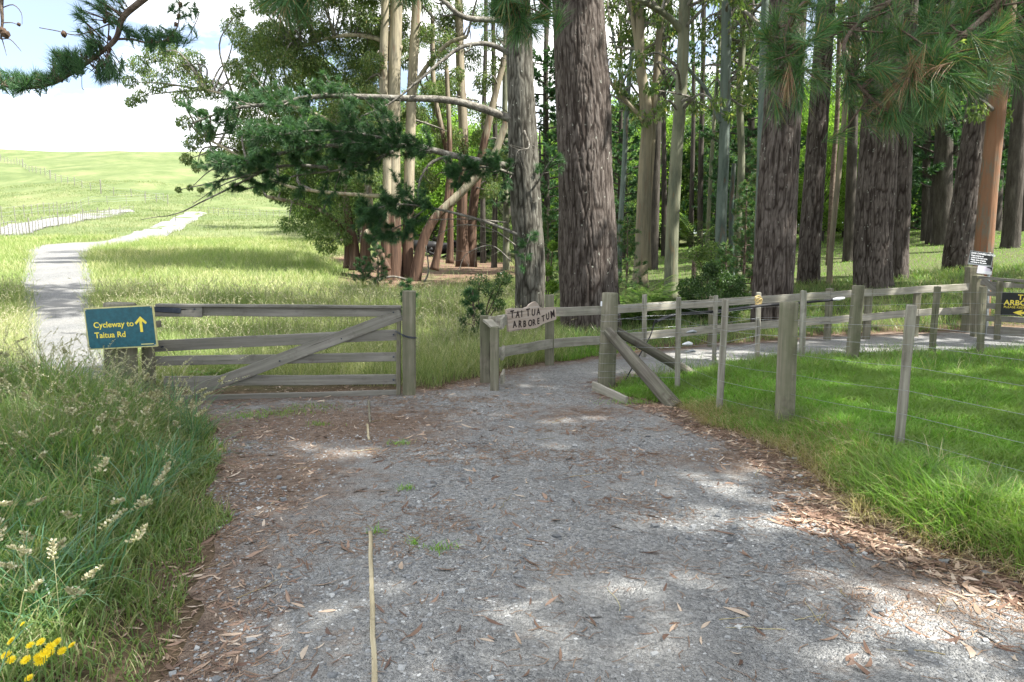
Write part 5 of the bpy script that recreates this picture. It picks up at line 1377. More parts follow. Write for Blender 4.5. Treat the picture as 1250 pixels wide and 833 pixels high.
# --- gums
def stem(mb, pts, w0, w1, seg=14, n=40):
    P = [at(*p) for p in pts]; C = curve_pts(P, n); t = np.linspace(0, 1, len(C)); Y = P[0][1]
    R = (w0 + (w1 - w0) * t) / 2 / FPX * Y * (1 + .35 * np.exp(-t * 18)); V, T, Q = tube_vf(C, R, seg)
    mb.add(V, T, Q); return C
def gum_clump_set(region, n, Y, Ys, rpx, rng):
    out = []
    while len(out) < n:
        px, py = rng.uniform(region[0], region[1]), rng.uniform(region[2], region[3]); out.append((px, py, Y + rng.uniform(-Ys, Ys), rng.uniform(*rpx)))
    return out
rg_ = np.random.default_rng(77)
def gum(label, stems, clumps, Y, bark=B_GUM, group='gum trees beside the paddock', leaf=L_GUM, nleaf=3000, L=.135, W=.036, hubs=None, extra_low=None, low_leaf=L_OLIVE):
    b = at(stems[0][0][0][0], 330, Y); b[2] = gz(b[0], Y); root = thing('gum_tree', label, 'tree', b, group)
    mb = MB(); Cs = []
    for pts, w0, w1 in stems: Cs.append(stem(mb, pts, w0, w1))
    V = np.concatenate(mb.V); 
    mb2 = MB(); mb2.V = [V - b]; mb2.T = mb.T; mb2.Q = mb.Q; mb2.n = mb.n
    add_child(root, 'trunk', mb2.mesh('trunk', bark, True))
    F = MB(); B = MB(); allc = np.concatenate(Cs)
    Cc = []; Rr = []
    for (px, py, Yc_, r) in clumps:
        c = at(px, py, Yc_); Cc.append(c); Rr.append(r / FPX * Yc_)
        cand = allc[(allc[:, 2] < c[2] + .8)]; cand = cand if len(cand) else allc
        h = cand[np.argmin(np.linalg.norm((cand - c) * [1, .6, .7], axis=1))]
        m = (h + c) / 2 + rg_.normal(0, .25, 3) + [0, 0, .25]
        B.add(*tube_vf(curve_pts([h, m, c], 10), np.linspace(.05, .010, len(curve_pts([h, m, c], 10))), 5, cap=False))
    cloud(F, np.array(Cc) - b, np.array(Rr), np.maximum(60, (nleaf * (np.array(Rr) / 1.0) ** 1.6)).astype(int), L, W, .6, .85, rg_)
    V = np.concatenate(B.V) - b; B.V = [V]
    add_child(root, 'branches', B.mesh('branches', B_LIMB)); add_child(root, 'foliage', F.mesh('foliage', leaf))
    return root
cl = [(170, 80, 27, 13), (190, 65, 27, 14), (190, 100, 27, 16), (172, 118, 27, 9), (215, 80, 27, 17), (235, 75, 27.5, 15), (240, 105, 27, 18), (222, 120, 27, 12), (262, 110, 28, 14), (158, 100, 27, 9), (160, 125, 27, 7), (205, 60, 27, 10)]
cl += [(225, 150, 26, 10), (235, 175, 26, 11), (228, 195, 26, 8), (250, 165, 26, 12), (240, 205, 26, 6), (248, 140, 26, 8), (218, 232, 26, 4), (232, 230, 26, 4), (245, 232, 26, 4), (262, 190, 27, 12)]
cl += [(300, 50, 26, 18), (318, 75, 26, 20), (300, 100, 26, 16), (330, 40, 27, 16), (345, 90, 26, 22), (310, 130, 27, 18), (290, 150, 27, 16), (285, 180, 28, 16), (350, 130, 28, 22), (385, 30, 27, 20), (375, 70, 27, 22), (400, 100, 28, 24), (420, 50, 28, 22), (440, 90, 28, 20), (430, 20, 27, 18), (410, 140, 28, 22), (370, 170, 29, 24), (330, 190, 29, 22), (440, 150, 28, 20), (455, 30, 27, 16),
       (360, 12, 26, 16), (400, -5, 27, 18), (330, 5, 26, 16), (290, 15, 27, 9), (300, -15, 27, 14), (450, 120, 26, 16), (460, 190, 28, 16), (400, 195, 29, 22), (350, 225, 29, 20), (440, -20, 27, 18), (370, -30, 27, 20), (480, -30, 27, 20), (520, -30, 28, 16)]
cl += [(522, 40, 27, 12), (535, 75, 27, 13), (525, 110, 28, 11), (512, 140, 28, 10), (350, 150, 30, 24), (300, 170, 30, 16)]
cl += [(rg_.uniform(285, 485), rg_.uniform(-30, 215), 28 + rg_.uniform(-2, 3), rg_.uniform(11, 19)) for _ in range(80)]
cl += [(rg_.uniform(440, 555), rg_.uniform(-20, 190), 29 + rg_.uniform(0, 3), rg_.uniform(9, 15)) for _ in range(30)]
cl += [(rg_.uniform(330, 600), rg_.uniform(-330, -30), 27 + rg_.uniform(-4, 4), rg_.uniform(22, 36)) for _ in range(38)]
gum('pale multi stemmed gum with brown peeling foot, its leafy crown filling the upper left',
    [([(481, 352, 27), (481, 300, 27), (480, 200, 27), (481, 100, 27), (484, 0, 27), (486, -90, 27)], 19, 13),
     ([(497, 350, 27.3), (498, 290, 27.3), (500, 200, 27.3), (503, 110, 27.3), (509, 0, 27.3), (514, -80, 27.3)], 14, 10),
     ([(472, 352, 26.8), (471, 280, 26.8), (473, 200, 26.8), (468, 100, 26.8), (470, 0, 26.8), (468, -60, 26.8)], 13, 8),
     ([(505, 350, 26.8), (515, 300, 26.8), (530, 268, 26.8), (562, 236, 26.8), (600, 195, 26.8), (618, 150, 26.8), (640, 108, 26.8)], 13, 7),
     ([(498, 130, 27.3), (515, 90, 27.2), (545, 55, 27.1), (570, 45, 27)], 6, 4),
     ([(490, 60, 27), (450, 45, 27), (410, 45, 27), (360, 60, 27)], 6, 3), ([(478, 190, 27), (430, 160, 27), (360, 130, 27), (300, 120, 27), (250, 110, 27)], 4.5, 2),
     ([(470, 240, 27), (400, 235, 26.8), (345, 225, 26.5), (290, 190, 26), (245, 165, 26)], 4.5, 2.5)], cl, 27)
cl = [(555, 10, 31, 14), (585, 20, 31, 15), (600, 50, 32, 14), (545, 45, 31, 12), (575, 75, 32, 14), (540, 100, 32, 12), (590, 105, 32, 13), (605, 80, 32, 12), (570, 130, 33, 14), (530, 150, 33, 14), (600, 140, 33, 14), (550, 170, 33, 14), (585, 170, 33, 12), (610, 20, 31, 12), (530, 190, 33, 12), (560, 210, 33, 11), (600, 220, 33, 12), (530, 15, 31, 11), (620, 200, 33, 12), (545, -15, 31, 14), (590, -15, 31, 14)]
cl += [(rg_.uniform(512, 640), rg_.uniform(-20, 235), 32 + rg_.uniform(-2, 3), rg_.uniform(9, 14)) for _ in range(30)]
gum('slim gum with a dark brown foot between the pale stems and the grey pine', [([(565, 326, 31), (564, 250, 31), (566, 170, 31), (562, 90, 31), (560, 0, 31), (556, -70, 31)], 14, 8), ([(574, 326, 31.4), (578, 250, 31.4), (590, 180, 31.4), (606, 110, 31.4), (620, 60, 31.4)], 13, 6),
    ([(530, 330, 29), (538, 290, 29), (546, 240, 29), (549, 180, 29), (545, 80, 29)], 9, 5), ([(549, 322, 30), (550, 270, 30), (548, 200, 30), (530, 110, 30), (528, 20, 30)], 8, 5)], cl, 31, B_GUM_B, nleaf=2200)
cl = [(372, 250, 28, 22), (400, 232, 28, 22), (430, 238, 28, 20), (352, 275, 27, 12), (385, 278, 28, 20), (415, 268, 28, 20), (445, 262, 28, 16), (398, 300, 28, 13), (365, 225, 28, 18), (380, 205, 29, 20), (410, 205, 29, 20), (440, 205, 29, 20), (340, 240, 28, 11), (318, 232, 28, 9), (420, 292, 27.5, 10), (450, 230, 29, 16)]
gum('low dark leafy gum drooping at the edge of the paddock left of the pale stems', [([(434, 330, 28), (432, 300, 28), (426, 270, 28), (420, 230, 28), (415, 190, 28)], 13, 7), ([(447, 332, 28), (446, 300, 28), (450, 260, 28), (448, 210, 28)], 14, 9), ([(424, 328, 28.3), (422, 290, 28.3), (400, 262, 28), (370, 250, 28), (325, 240, 27.5)], 8, 4)], cl, 28, leaf=L_OLIVE, nleaf=2200, L=.13, W=.05)

def gum_single(label, pts, w0, w1, Y, bark, clumps, stems=(), nleaf=520, leaf=L_GUM):
    return gum(label, [(pts, w0 * .85, w1 * .88)] + list(stems), clumps, Y, bark, 'slender gums inside the wood', leaf, nleaf, .18, .055)
r9 = np.random.default_rng(9)
def cset(n, x0, x1, y0, y1, Y, r=(9, 16)): return [(r9.uniform(x0, x1), r9.uniform(y0, y1), Y + r9.uniform(-2, 2), r9.uniform(*r)) for _ in range(int(n * 1.7))] + [(r9.uniform(x0 - 10, x1 + 10), r9.uniform(-20, 150), Y + r9.uniform(-2, 3), r9.uniform(7, 13)) for _ in range(int(n * 1.3))]
gum_single('forked tan gum dividing in two above head height, right of the thickest pine', [(781, 352, 22), (783, 300, 22), (787, 200, 22), (790, 140, 22), (782, 80, 22), (781, 0, 22), (781, -60, 22)], 20, 10, 22, B_GUM_T, cset(16, 740, 830, -60, 30, 23) + cset(5, 745, 815, 30, 80, 24, (6, 9)), [([(788, 330, 22.2), (790, 250, 22.2), (794, 190, 22.2), (800, 110, 22.2), (806, 30, 22.2), (812, -50, 22.2)], 11, 7), ([(789, 150, 22), (775, 135, 22), (752, 110, 22), (742, 95, 22)], 6, 3), ([(786, 150, 22), (778, 60, 22), (765, -20, 22)], 7, 5)])
gum_single('smooth olive grey gum with a straight round trunk, nearest of the slender gums', [(819, 368, 18), (820, 300, 18), (825, 200, 18), (832, 100, 18), (836, 0, 18), (838, -70, 18)], 19, 14, 18, B_GUM2, cset(12, 790, 900, -70, 5, 18), [([(834, 40, 18), (815, 20, 17.8), (790, 5, 17.6), (760, -10, 17.5)], 8, 5)])
gum_single('blue grey gum with ragged bark, behind the young pine', [(880, 345, 22), (880, 280, 22), (884, 180, 22), (886, 80, 22), (887, 0, 22), (888, -60, 22)], 16, 12, 22, B_GUM3, cset(14, 850, 930, -60, 60, 23), [([(893, 345, 22.4), (893, 250, 22.4), (896, 200, 22.4)], 7, 5), ([(880, 150, 22), (862, 110, 22), (845, 90, 22), (838, 80, 22)], 5, 3)])
gum_single('slim mottled gum immediately left of the speckled pine', [(899, 345, 24), (900, 280, 24), (905, 200, 24), (903, 120, 24), (907, 40, 24), (908, -50, 24)], 11, 8, 24, B_GUM2, cset(10, 880, 950, -50, 90, 25))
gum_single('dark blue gum stem peeping out beside the speckled pine', [(926, 370, 16.4), (926, 300, 16.4), (929, 200, 16.4), (931, 100, 16.4), (934, 0, 16.4), (936, -60, 16.4)], 13, 9, 16.4, B_GUM3, cset(4, 900, 960, -60, -20, 17))
gum_single('thin grey gum pole close to the right edge of the thickest pine', [(755, 345, 24), (757, 280, 24), (762, 200, 24), (766, 120, 24), (774, 40, 24), (779, -40, 24)], 8, 6, 24, B_GUM3, cset(9, 735, 800, -40, 70, 25, (6, 10)), [([(765, 120, 24), (752, 60, 24), (745, 30, 24)], 3, 2)])
gum_single('bare orange stemmed gum with peeling strips, beside the notice sign', [(1194, 400, 15.2), (1199, 330, 15.2), (1206, 240, 15.2), (1215, 150, 15.2), (1226, 50, 15.2), (1232, -30, 15.2)], 25, 20, 15.2, B_ORANGE, cset(8, 1180, 1260, -110, -50, 16))
gum_single('thin yellowish sapling stem before the lit thicket', [(1012, 355, 19), (1014, 310, 19), (1022, 230, 19), (1030, 150, 19), (1036, 60, 19), (1040, -30, 19)], 8, 6, 19, B_GUM_T, cset(5, 1010, 1060, -40, 60, 20, (6, 9)))
gum_single('brown sapling stem just left of the yellowish one', [(1011, 335, 25), (1013, 290, 25), (1017, 210, 25), (1022, 140, 25), (1024, 60, 25), (1026, -30, 25)], 8, 5, 25, B_TWIG, cset(5, 990, 1050, -40, 60, 26, (6, 9)))

# --- darker pines farther back
back = [(1035, 26, 1042, 130, 13, 'dark slim pine right of the saplings'), (1231, 26, 1250, 60, 19, 'dark pine leaning out at the right edge'), (1148, 30, 1152, 150, 21, 'dark pine on the grass slope left of the leaning pine'), (1127, 33, 1131, 150, 9, 'thin dark pine on the grass slope'),
        (1160, 34, 1165, 150, 12, 'dark pine directly behind the slope pines'), (797, 30, 803, 150, 11, 'dark pine trunk hidden behind the forked gum'), (854, 35, 856, 100, 7, 'thin dark pine between the olive gum and the blue gum'),
        (862, 34, 870, 180, 5, 'thin pale pole between the olive gum and the blue gum'), (603, 36, 604, 200, 7, 'thin grey pine left of the big grey pine'), (618, 34, 618, 150, 8, 'pale slim pole touching the big grey pine on its left'), (668, 34, 668, 150, 8, 'dark pole seen between the two biggest trunks'),
        (1210, 36, 1222, 100, 14, 'dark pine behind the orange trunk'), (1085, 34, 1090, 100, 10, 'dark pine right behind the touching pair'), (590, 40, 590, 100, 7, 'thin pole behind the brown footed gum'), (963, 34, 966, 100, 9, 'dark slim pine close to the right of the speckled pine'), (843, 42, 845, 100, 6, 'distant thin pole right of the olive gum'), (1178, 38, 1186, 100, 10, 'dark far pine between leaning pine and orange trunk'), (1245, 34, 1262, 60, 14, 'dark pine cut by the right edge'), (810, 38, 812, 100, 7, 'dark distant pole left of the olive gum'), (915, 36, 917, 100, 9, 'dark pine behind the young pine')]
for i, (px, Y, pt, yt, w, lab) in enumerate(back):
    cr = PC[i % 3] if px > 700 and (px > 1100 or i % 2) else None; H = 17 + (i * 37 % 5)
    sc_ = .8 if px > 1100 or 1050 < px < 1100 else .62
    forest_tree('pine_tree', lab, 'tree', px, Y, pt, yt, w, H, B_GUM2 if 'pale' in lab else B_FAR, cr if w > 6 else None, H * (.44 if px < 1100 else .40), 'slim pines deeper in the wood', sc=sc_)

# --- wall of trees closing the wood: each one a tree with its own trunk and crown
tk = MB(); P = np.array([[0, 0, -.4], [.05, 0, 1.5], [0, .1, 4], [.1, 0, 7.5]]); tk.add(*tube_vf(curve_pts(P, 16), np.linspace(.22, .05, len(curve_pts(P, 16))), 8)); TK = tk.mesh('trunk', B_FAR, True)
rw = np.random.default_rng(21); cnt = 0
kinds = [('broadleaf_tree', 'bright green broadleaf tree'), ('broadleaf_tree', 'yellow green rounded broadleaf tree'), ('olive_tree', 'olive green leafy tree'), ('olive_tree', 'dull green narrow leafy tree'), ('young_pine', 'dark green young pine'), ('young_pine', 'slim dark young pine')]
def edge_tree(px, Y, k, H):
    global cnt
    x_ = (px - 625) / FPX * Y * .993; z_ = gz(x_, Y); nm, lb = kinds[k]
    rel = 'far behind the gums left of the grey pine' if px < 640 else 'at the back of the wood behind the slender gums' if px < 930 else 'behind the speckled pine and the touching pair' if px < 1110 else 'at the back of the slope behind the right gate'
    if nm == 'olive_tree': nm = 'broadleaf_tree'
    root = thing(nm, lb + ' ' + rel, 'tree', (x_, Y, z_), 'trees closing the back of the wood')
    me = (BT + PL)[k]; sc = H / (9.0 if k in (4,) else 8.5)
    add_child(root, 'trunk', TK, (0, 0, 0), rw.uniform(0, 6), 1.0)
    rz = rw.uniform(0, 6.28); add_child(root, 'branches', me[0], (0, 0, 0.2), rz, sc); add_child(root, 'foliage', me[1], (0, 0, 0.2), rz, sc); cnt += 1
for px in range(640, 1400, 20):
    Y = 46 + rw.uniform(-2, 4)
    k = int(rw.choice([0, 1, 2], p=[.5, .35, .15])) if px > 930 else int(rw.choice([0, 2, 3, 4, 5], p=[.2, .3, .2, .15, .15]))
    edge_tree(px + rw.uniform(-6, 6), Y, k, rw.uniform(6, 8.5) if px < 930 else rw.uniform(6.5, 9.5))
for px in range(620, 1450, 22):
    Y = 58 + rw.uniform(-3, 5); k = int(rw.choice([0, 1, 2, 3, 4, 5], p=[.2, .15, .2, .15, .15, .15])); edge_tree(px + rw.uniform(-8, 8), Y, k, rw.uniform(9.5, 14) if px > 900 else rw.uniform(8.5, 12))
for px in range(600, 1450, 24):
    edge_tree(px + rw.uniform(-8, 8), 78 + rw.uniform(-3, 5), int(rw.choice([0, 1, 2, 3])), rw.uniform(8, 11))
for px in range(395, 640, 22):
    Y = 55 + rw.uniform(-3, 6); edge_tree(px + rw.uniform(-6, 6), Y, int(rw.choice([0, 2, 3, 5])), rw.uniform(8, 10.5))
for px in range(390, 640, 28):
    edge_tree(px + rw.uniform(-6, 6), 66 + rw.uniform(-2, 6), int(rw.choice([2, 3, 4, 5])), rw.uniform(10, 13))
for px, Y, k, H in ((1130, 38, 4, 6.5), (1100, 40, 4, 7), (1165, 42, 5, 7), (1075, 41, 1, 6), (950, 40, 1, 6), (1000, 39, 0, 5.5), (1030, 41, 1, 6.5), (1200, 44, 4, 8), (1240, 42, 4, 8), (760, 38, 3, 5), (740, 41, 2, 6), (910, 38, 4, 6), (875, 41, 5, 6), (590, 46, 5, 5), (620, 44, 2, 5), (440, 44, 3, 7), (415, 42, 3, 6), (470, 47, 2, 8), (660, 40, 5, 5)):
    edge_tree(px, Y, k, H)

def mid_pine(label, px, Y, lift, sc, k):
    x_ = (px - 625) / FPX * Y; z_ = gz(x_, Y); root = thing('pine_tree', label, 'tree', (x_, Y, z_), 'leafy pines standing on the slope')
    mb = MB(); Cq = curve_pts([[0, 0, -.3], [.1, 0, 4], [0, .1, 12]], 18); mb.add(*tube_vf(Cq, np.linspace(.16, .07, len(Cq)), 8)); add_child(root, 'trunk', mb.mesh('trunk', B_FAR, True))
    add_child(root, 'branches', PL[k][0], (0, 0, lift), px * .3, sc); add_child(root, 'foliage', PL[k][1], (0, 0, lift), px * .3, sc)
mid_pine('dark drooping pine left of the leaning pine on the slope', 1128, 31, 2.2, 1.1, 0); mid_pine('dark drooping pine between the leaning pine and the orange trunk', 1178, 33, 2.4, 1.15, 1); mid_pine('dark bushy pine behind the touching pair', 1092, 34, 3.2, .9, 1)
mid_pine('dark pine at the far right corner of the wood', 1240, 36, 2.6, 1.2, 0); mid_pine('leafy dark pine behind the blue gum', 905, 33, 2.0, .9, 0); mid_pine('leafy dark pine left of the forked gum', 752, 34, 1.0, .8, 1); mid_pine('leafy pine seen between the big grey and the thickest pine', 664, 32, 1.5, .9, 0)
# --- pines outside the frame whose canopy shades the path
for (x_, y_, H, k, rz, sc, lab) in ((5.6, -.6, 8.5, 0, 0, .9, 'tall pine just right of the viewer'), (8.4, 3.4, 8.5, 1, 1, 1.0, 'tall pine beside the lawn, outside the right edge'), (12.2, 6.9, 8.5, 0, 2, 1.0, 'tall pine on the lawn far to the right'), (10.8, 0.6, 9, 1, 3, 1.0, 'tall pine right of the viewer, second row'), (15.5, 10.0, 8.5, 0, 4, .95, 'tall pine right of the right gate'), (6.8, 4.0, 9.0, 1, 2, .95, 'tall pine beside the drive, outside the right edge'), (10.6, 4.6, 9.5, 0, 4, .9, 'tall pine in the second row beside the lawn'), (8.6, 8.6, 8.5, 0, 5, .9, 'tall pine on the lawn nearer the fence, outside the right edge'),
                                    (15.5, 3.5, 9.5, 2, 5, 1.1, 'tall pine at the far side of the lawn'), (3.2, -5.5, 9, 1, 1, .9, 'tall pine behind the viewer'), (19, 15, 8.5, 1, 4, 1.0, 'tall pine right of the grass slope')):
    root = thing('pine_tree', lab, 'tree', (x_, y_, gz(x_, y_)), 'pines outside the frame')
    mb = MB(); Pp = np.array([[0, 0, -.3], [.1, 0, 4], [0, .1, 9], [.1, 0, 19]]); Cq = curve_pts(Pp, 24); mb.add(*tube_vf(Cq, np.linspace(.42, .12, len(Cq)), 14)); add_child(root, 'trunk', mb.mesh('trunk', B_FAR, True))
    add_child(root, 'branches', PC[k][0], (0, 0, H), rz, sc); add_child(root, 'foliage', PC[k][1], (0, 0, H), rz, sc)
    if lab.startswith('tall pine just right'): NEAR = root

# --- the near sprays hanging into the top of the picture, limbs of the pine just right of the viewer
def spray(mbB, mbF, mbD, pts, r0, tuftlist, nn, L, W, rng, dead=0.0):
    C = curve_pts([at(*p) for p in pts], 24); mbB.add(*tube_vf(C, np.linspace(r0, r0 * .4, len(C)), 8))
    for (px, py, Y, dx, dz) in tuftlist:
        c = at(px, py, Y); h = C[np.argmin(np.linalg.norm(C - c, axis=1))]
        for _e in range(2):
            ce = (h * .45 + c * .55) + rng.normal(0, .06, 3); de = unit(np.array([dx * .7 + rng.normal(0, .4), rng.normal(0, .5), dz + rng.normal(0, .5)])); mbB.add(*tube_vf(curve_pts([h, (h + ce) / 2, ce], 6), .004, 4)); tufts(mbF, [ce], [de], int(nn * .8), L * rng.uniform(.8, 1.0), W, (.12, 1.0), .8, .16, 2, rng)
        dr = unit(np.array([dx, rng.uniform(-.5, .3), dz])); S = curve_pts([h, (h + c) / 2 - dr * .03 + rng.normal(0, .01, 3), c], 8); mbB.add(*tube_vf(S, np.linspace(.006, .003, len(S)), 5))
        tufts(mbF, [c], [dr], nn, L * rng.uniform(.85, 1.1), W, (0.15, 1.3), .6, .14, 2, rng)
        if rng.uniform() < dead: tufts(mbD, [c - dr * .10], [-dr + [0, 0, -.8]], int(nn * .12), L * .9, W, (.2, .9), .5, .3, 2, rng)
mbB, mbF, mbD = MB(), MB(), MB(); r5 = np.random.default_rng(55)
spray(mbB, mbF, mbD, [(1330, -70, 2.6), (1240, -10, 2.7), (1180, 40, 2.7), (1130, 78, 2.65), (1100, 100, 2.6)], .016,
      [(1225, 18, 2.7, .3, .8), (1205, 45, 2.6, .8, .2), (1190, 5, 2.8, -.2, 1), (1180, 75, 2.6, .7, -.4), (1155, 25, 2.75, .3, .9), (1150, 62, 2.6, .35, 1.0), (1165, 95, 2.6, .5, -.7), (1140, 110, 2.6, .3, -1), (1120, 80, 2.65, -.5, .3), (1110, 110, 2.6, 0, -1), (1100, 60, 2.8, -.4, .6), (1190, 110, 2.7, .9, -.2), (1240, 60, 2.8, .9, .1), (1245, 95, 2.9, .6, -.4), (1130, 130, 2.6, .2, -.9), (1215, 85, 2.6, .9, -.1), (1130, 20, 3.0, -.3, .8), (1170, -10, 2.9, 0, 1), (1240, -15, 2.8, .3, .8)], 150, .13, .0017, r5, .15)
spray(mbB, mbF, mbD, [(1200, -90, 3.0), (1120, -20, 3.0), (1060, 20, 2.95), (1030, 55, 2.9), (1045, 100, 2.85), (1080, 135, 2.8)], .013,
      [(1080, 10, 3.0, .2, .9), (1085, 55, 2.9, .5, .8), (1060, 45, 2.9, .1, 1), (1050, 80, 2.85, .2, .5), (1035, 105, 2.85, -.3, -.7), (1070, 115, 2.85, .7, -.2), (1090, 145, 2.8, .9, -.5), (1060, 95, 2.9, .5, -.3), (1020, 30, 3.0, -.5, .5), (1110, 150, 2.8, 1, -.45), (1040, 15, 3.1, -.3, .8), (1085, 90, 2.9, .6, .1)], 100, .125, .0018, r5, .35)
spray(mbB, mbF, mbD, [(1120, -90, 2.9), (1040, -40, 2.9), (985, 0, 2.85), (960, 35, 2.8), (960, 75, 2.8)], .012,
      [(945, 20, 2.8, -.4, .8), (935, 45, 2.8, -.7, .3), (955, 60, 2.8, -.3, .8), (985, 55, 2.75, .5, .7), (975, 85, 2.75, .1, .3), (950, 95, 2.8, -.4, -.6), (978, 105, 2.75, .2, -.9), (965, 30, 2.9, .1, 1), (1000, 30, 2.85, .6, .4), (1000, 100, 2.8, .5, -.5), (940, 75, 2.8, -.7, -.2), (975, 5, 2.9, 0, 1), (1010, -5, 2.9, .3, .8)], 110, .125, .0018, r5, .25)
tufts(mbD, [at(1108, 95, 2.6), at(1118, 88, 2.6), at(1100, 103, 2.6), at(1135, 85, 2.58)], [[-.3, 0, -1], [.2, -.2, -.9], [-.7, 0, -.8], [-.9, 0, -.3]], 50, .12, .0020, (.1, .75), .9, .25, 2, r5)
tufts(mbD, [at(1085, 125, 2.8), at(962, 98, 2.75)], [[.3, 0, -1], [0, 0, -1]], 60, .13, .0022, (.1, .5), .6, .2, 2, r5)
spray(mbB, mbF, mbD, [(760, -110, 4.2), (700, -50, 4.1), (655, -10, 4.0), (625, 10, 4.0)], .014,
      [(612, 0, 4.0, -.4, .5), (620, 22, 4.0, -.3, -.4), (640, 10, 4.0, 0, .6), (650, 38, 4.0, .4, -.5), (605, -10, 4.0, -.6, .3), (632, 40, 4.0, -.2, -.8), (660, 20, 4.1, .5, .3), (665, -5, 4.1, .3, .8)], 110, .16, .0032, r5, .4)
spray(mbB, mbF, mbD, [(560, -140, 4.0), (450, -80, 3.8), (380, -40, 3.7), (350, -10, 3.6)], .014,
      [(345, 12, 3.6, 0, -.9), (330, -2, 3.6, -.6, -.2), (362, 5, 3.6, .5, -.3), (348, -12, 3.6, 0, .7), (375, -15, 3.7, .4, .2), (395, -30, 3.7, .4, .2)], 110, .155, .0028, r5, .8)
spray(mbB, mbF, mbD, [(620, -140, 4.6), (560, -70, 4.5), (520, -40, 4.5), (495, -25, 4.5)], .012, [(495, -12, 4.5, -.3, -.8), (515, -8, 4.5, .2, -.9), (480, -15, 4.5, -.7, -.3), (860, -30, 4.4, .3, -.8)][:3], 100, .15, .0035, r5, .4)
# link the sprays back to their trunk
tz = np.array([5.6, -.6, 7.8])
for e, r in ((at(1330, -70, 2.6), .035), (at(1200, -90, 3.0), .03), (at(1120, -90, 2.9), .03), (at(760, -110, 4.2), .04), (at(560, -140, 4.0), .035), (at(620, -140, 4.6), .03)):
    m = (tz + e) / 2 + np.array([0, .3, 1.2]); Cq = curve_pts([tz, m, e], 14); mbB.add(*tube_vf(Cq, np.linspace(.07, r * .45, len(Cq)), 8))
L0 = -np.array(NEAR.location)
add_child(NEAR, 'limbs', mbB.mesh('limbs', B_TWIG, True), L0); add_child(NEAR, 'needles', mbF.mesh('needles', L_PINE_NEAR), L0); add_child(NEAR, 'dead_needles', mbD.mesh('dead_needles', L_PINE_DEAD), L0)

# --- pine branch with cones, top left
lp = np.array([-7.5, 5.5, 0.0]); lp[2] = gz(-7.5, 5.5)
ltree = thing('pine_tree', 'pine outside the left edge whose coned branch crosses the sky', 'tree', lp)
CONES = []; mbB, mbF = MB(), MB(); r6 = np.random.default_rng(66)
Cq = curve_pts([[-7.5, 5.5, lp[2] - .3], [-7.5, 5.5, 4], [-7.4, 5.6, 9], [-7.4, 5.6, 12]], 20); mb = MB(); mb.add(*tube_vf(Cq - lp, np.linspace(.3, .12, len(Cq)), 12)); add_child(ltree, 'trunk', mb.mesh('trunk', B_FAR, True))
Y7 = 7.0
main = [np.array([-7.4, 5.6, 7.5]), np.array([-5.6, 6.2, 7.6])] + [at(px, py, Y7) for px, py in ((290, -110), (225, -40), (172, 2), (150, 22), (141, 48), (118, 68), (90, 88), (62, 103), (30, 108), (2, 104))]
Cm = curve_pts(main, 90); mbB.add(*tube_vf(Cm, np.linspace(.045, .008, len(Cm)), 8))
def sm_tufts(pts, nn=46, L=.12, W=.0065, up=.6):
    for (px, py, dx, dz) in pts:
        c = at(px, py, Y7 + r6.uniform(-.25, .25)); h = Cm[np.argmin(np.linalg.norm(Cm - c, axis=1))]
        mbB.add(*tube_vf(curve_pts([h, (h + c) / 2 + [0, 0, .01], c], 6), .005, 4, cap=False)); tufts(mbF, [c], [[dx, 0, dz]], nn, L, W, (.15, 1.0), .9, .05, 1, r6)
lst = []
for t in np.linspace(.0, 1, 80):
    px = 118 - 118 * t; py = np.interp(px, [0, 30, 62, 90, 118], [100, 104, 98, 82, 62]); lst += [(px + r6.uniform(-5, 5), py - r6.uniform(-6, 14), r6.uniform(-.6, .3), r6.uniform(.0, 1))]
lst += [(r6.uniform(60, 100), r6.uniform(62, 85), -.3, .8) for _ in range(34)] + [(r6.uniform(95, 125), r6.uniform(35, 62), -.4, .6) for _ in range(12)] + [(r6.uniform(0, 35), r6.uniform(102, 116), -.5, -.2) for _ in range(8)]
lst += [(r6.uniform(118, 148), r6.uniform(-5, 28), -.3, .5) for _ in range(16)] + [(r6.uniform(92, 118), r6.uniform(2, 24), -.6, .4) for _ in range(9)] + [(r6.uniform(118, 150), r6.uniform(76, 98), 0, -.7) for _ in range(24)]
sm_tufts(lst)
def side(pts, r):
    C = curve_pts([at(px, py, Y7) for px, py in pts], 20); mbB.add(*tube_vf(C, np.linspace(r, .004, len(C)), 6)); return C
side([(141, 48), (160, 48), (178, 52), (200, 50), (214, 38), (219, 18), (217, -20)], .012)
for t in range(44):
    q = r6.uniform(0, 1); px = 146 + 76 * q; py = np.interp(px, [146, 178, 205, 222], [34, 46, 46, 30]) + r6.uniform(-10, 12); tufts(mbF, [at(px, py, Y7)], [[r6.uniform(-.5, .5), 0, r6.uniform(-.2, 1)]], 40, .11, .006, (.15, 1.0), .9, .05, 1, r6)
for t in range(26): tufts(mbF, [at(r6.uniform(205, 242), r6.uniform(-5, 50), Y7)], [[r6.uniform(-.5, .8), 0, r6.uniform(-.5, 1)]], 34, .10, .006, (.15, 1.0), .9, .05, 1, r6)
side([(128, 8), (133, 30), (131, 60), (134, 88), (133, 96)], .008); side([(150, 22), (132, 30), (112, 38), (92, 43), (70, 38), (48, 34)], .007); side([(100, 80), (100, 105), (102, 110)], .002); side([(238, 5), (242, 20), (230, 45)], .004)
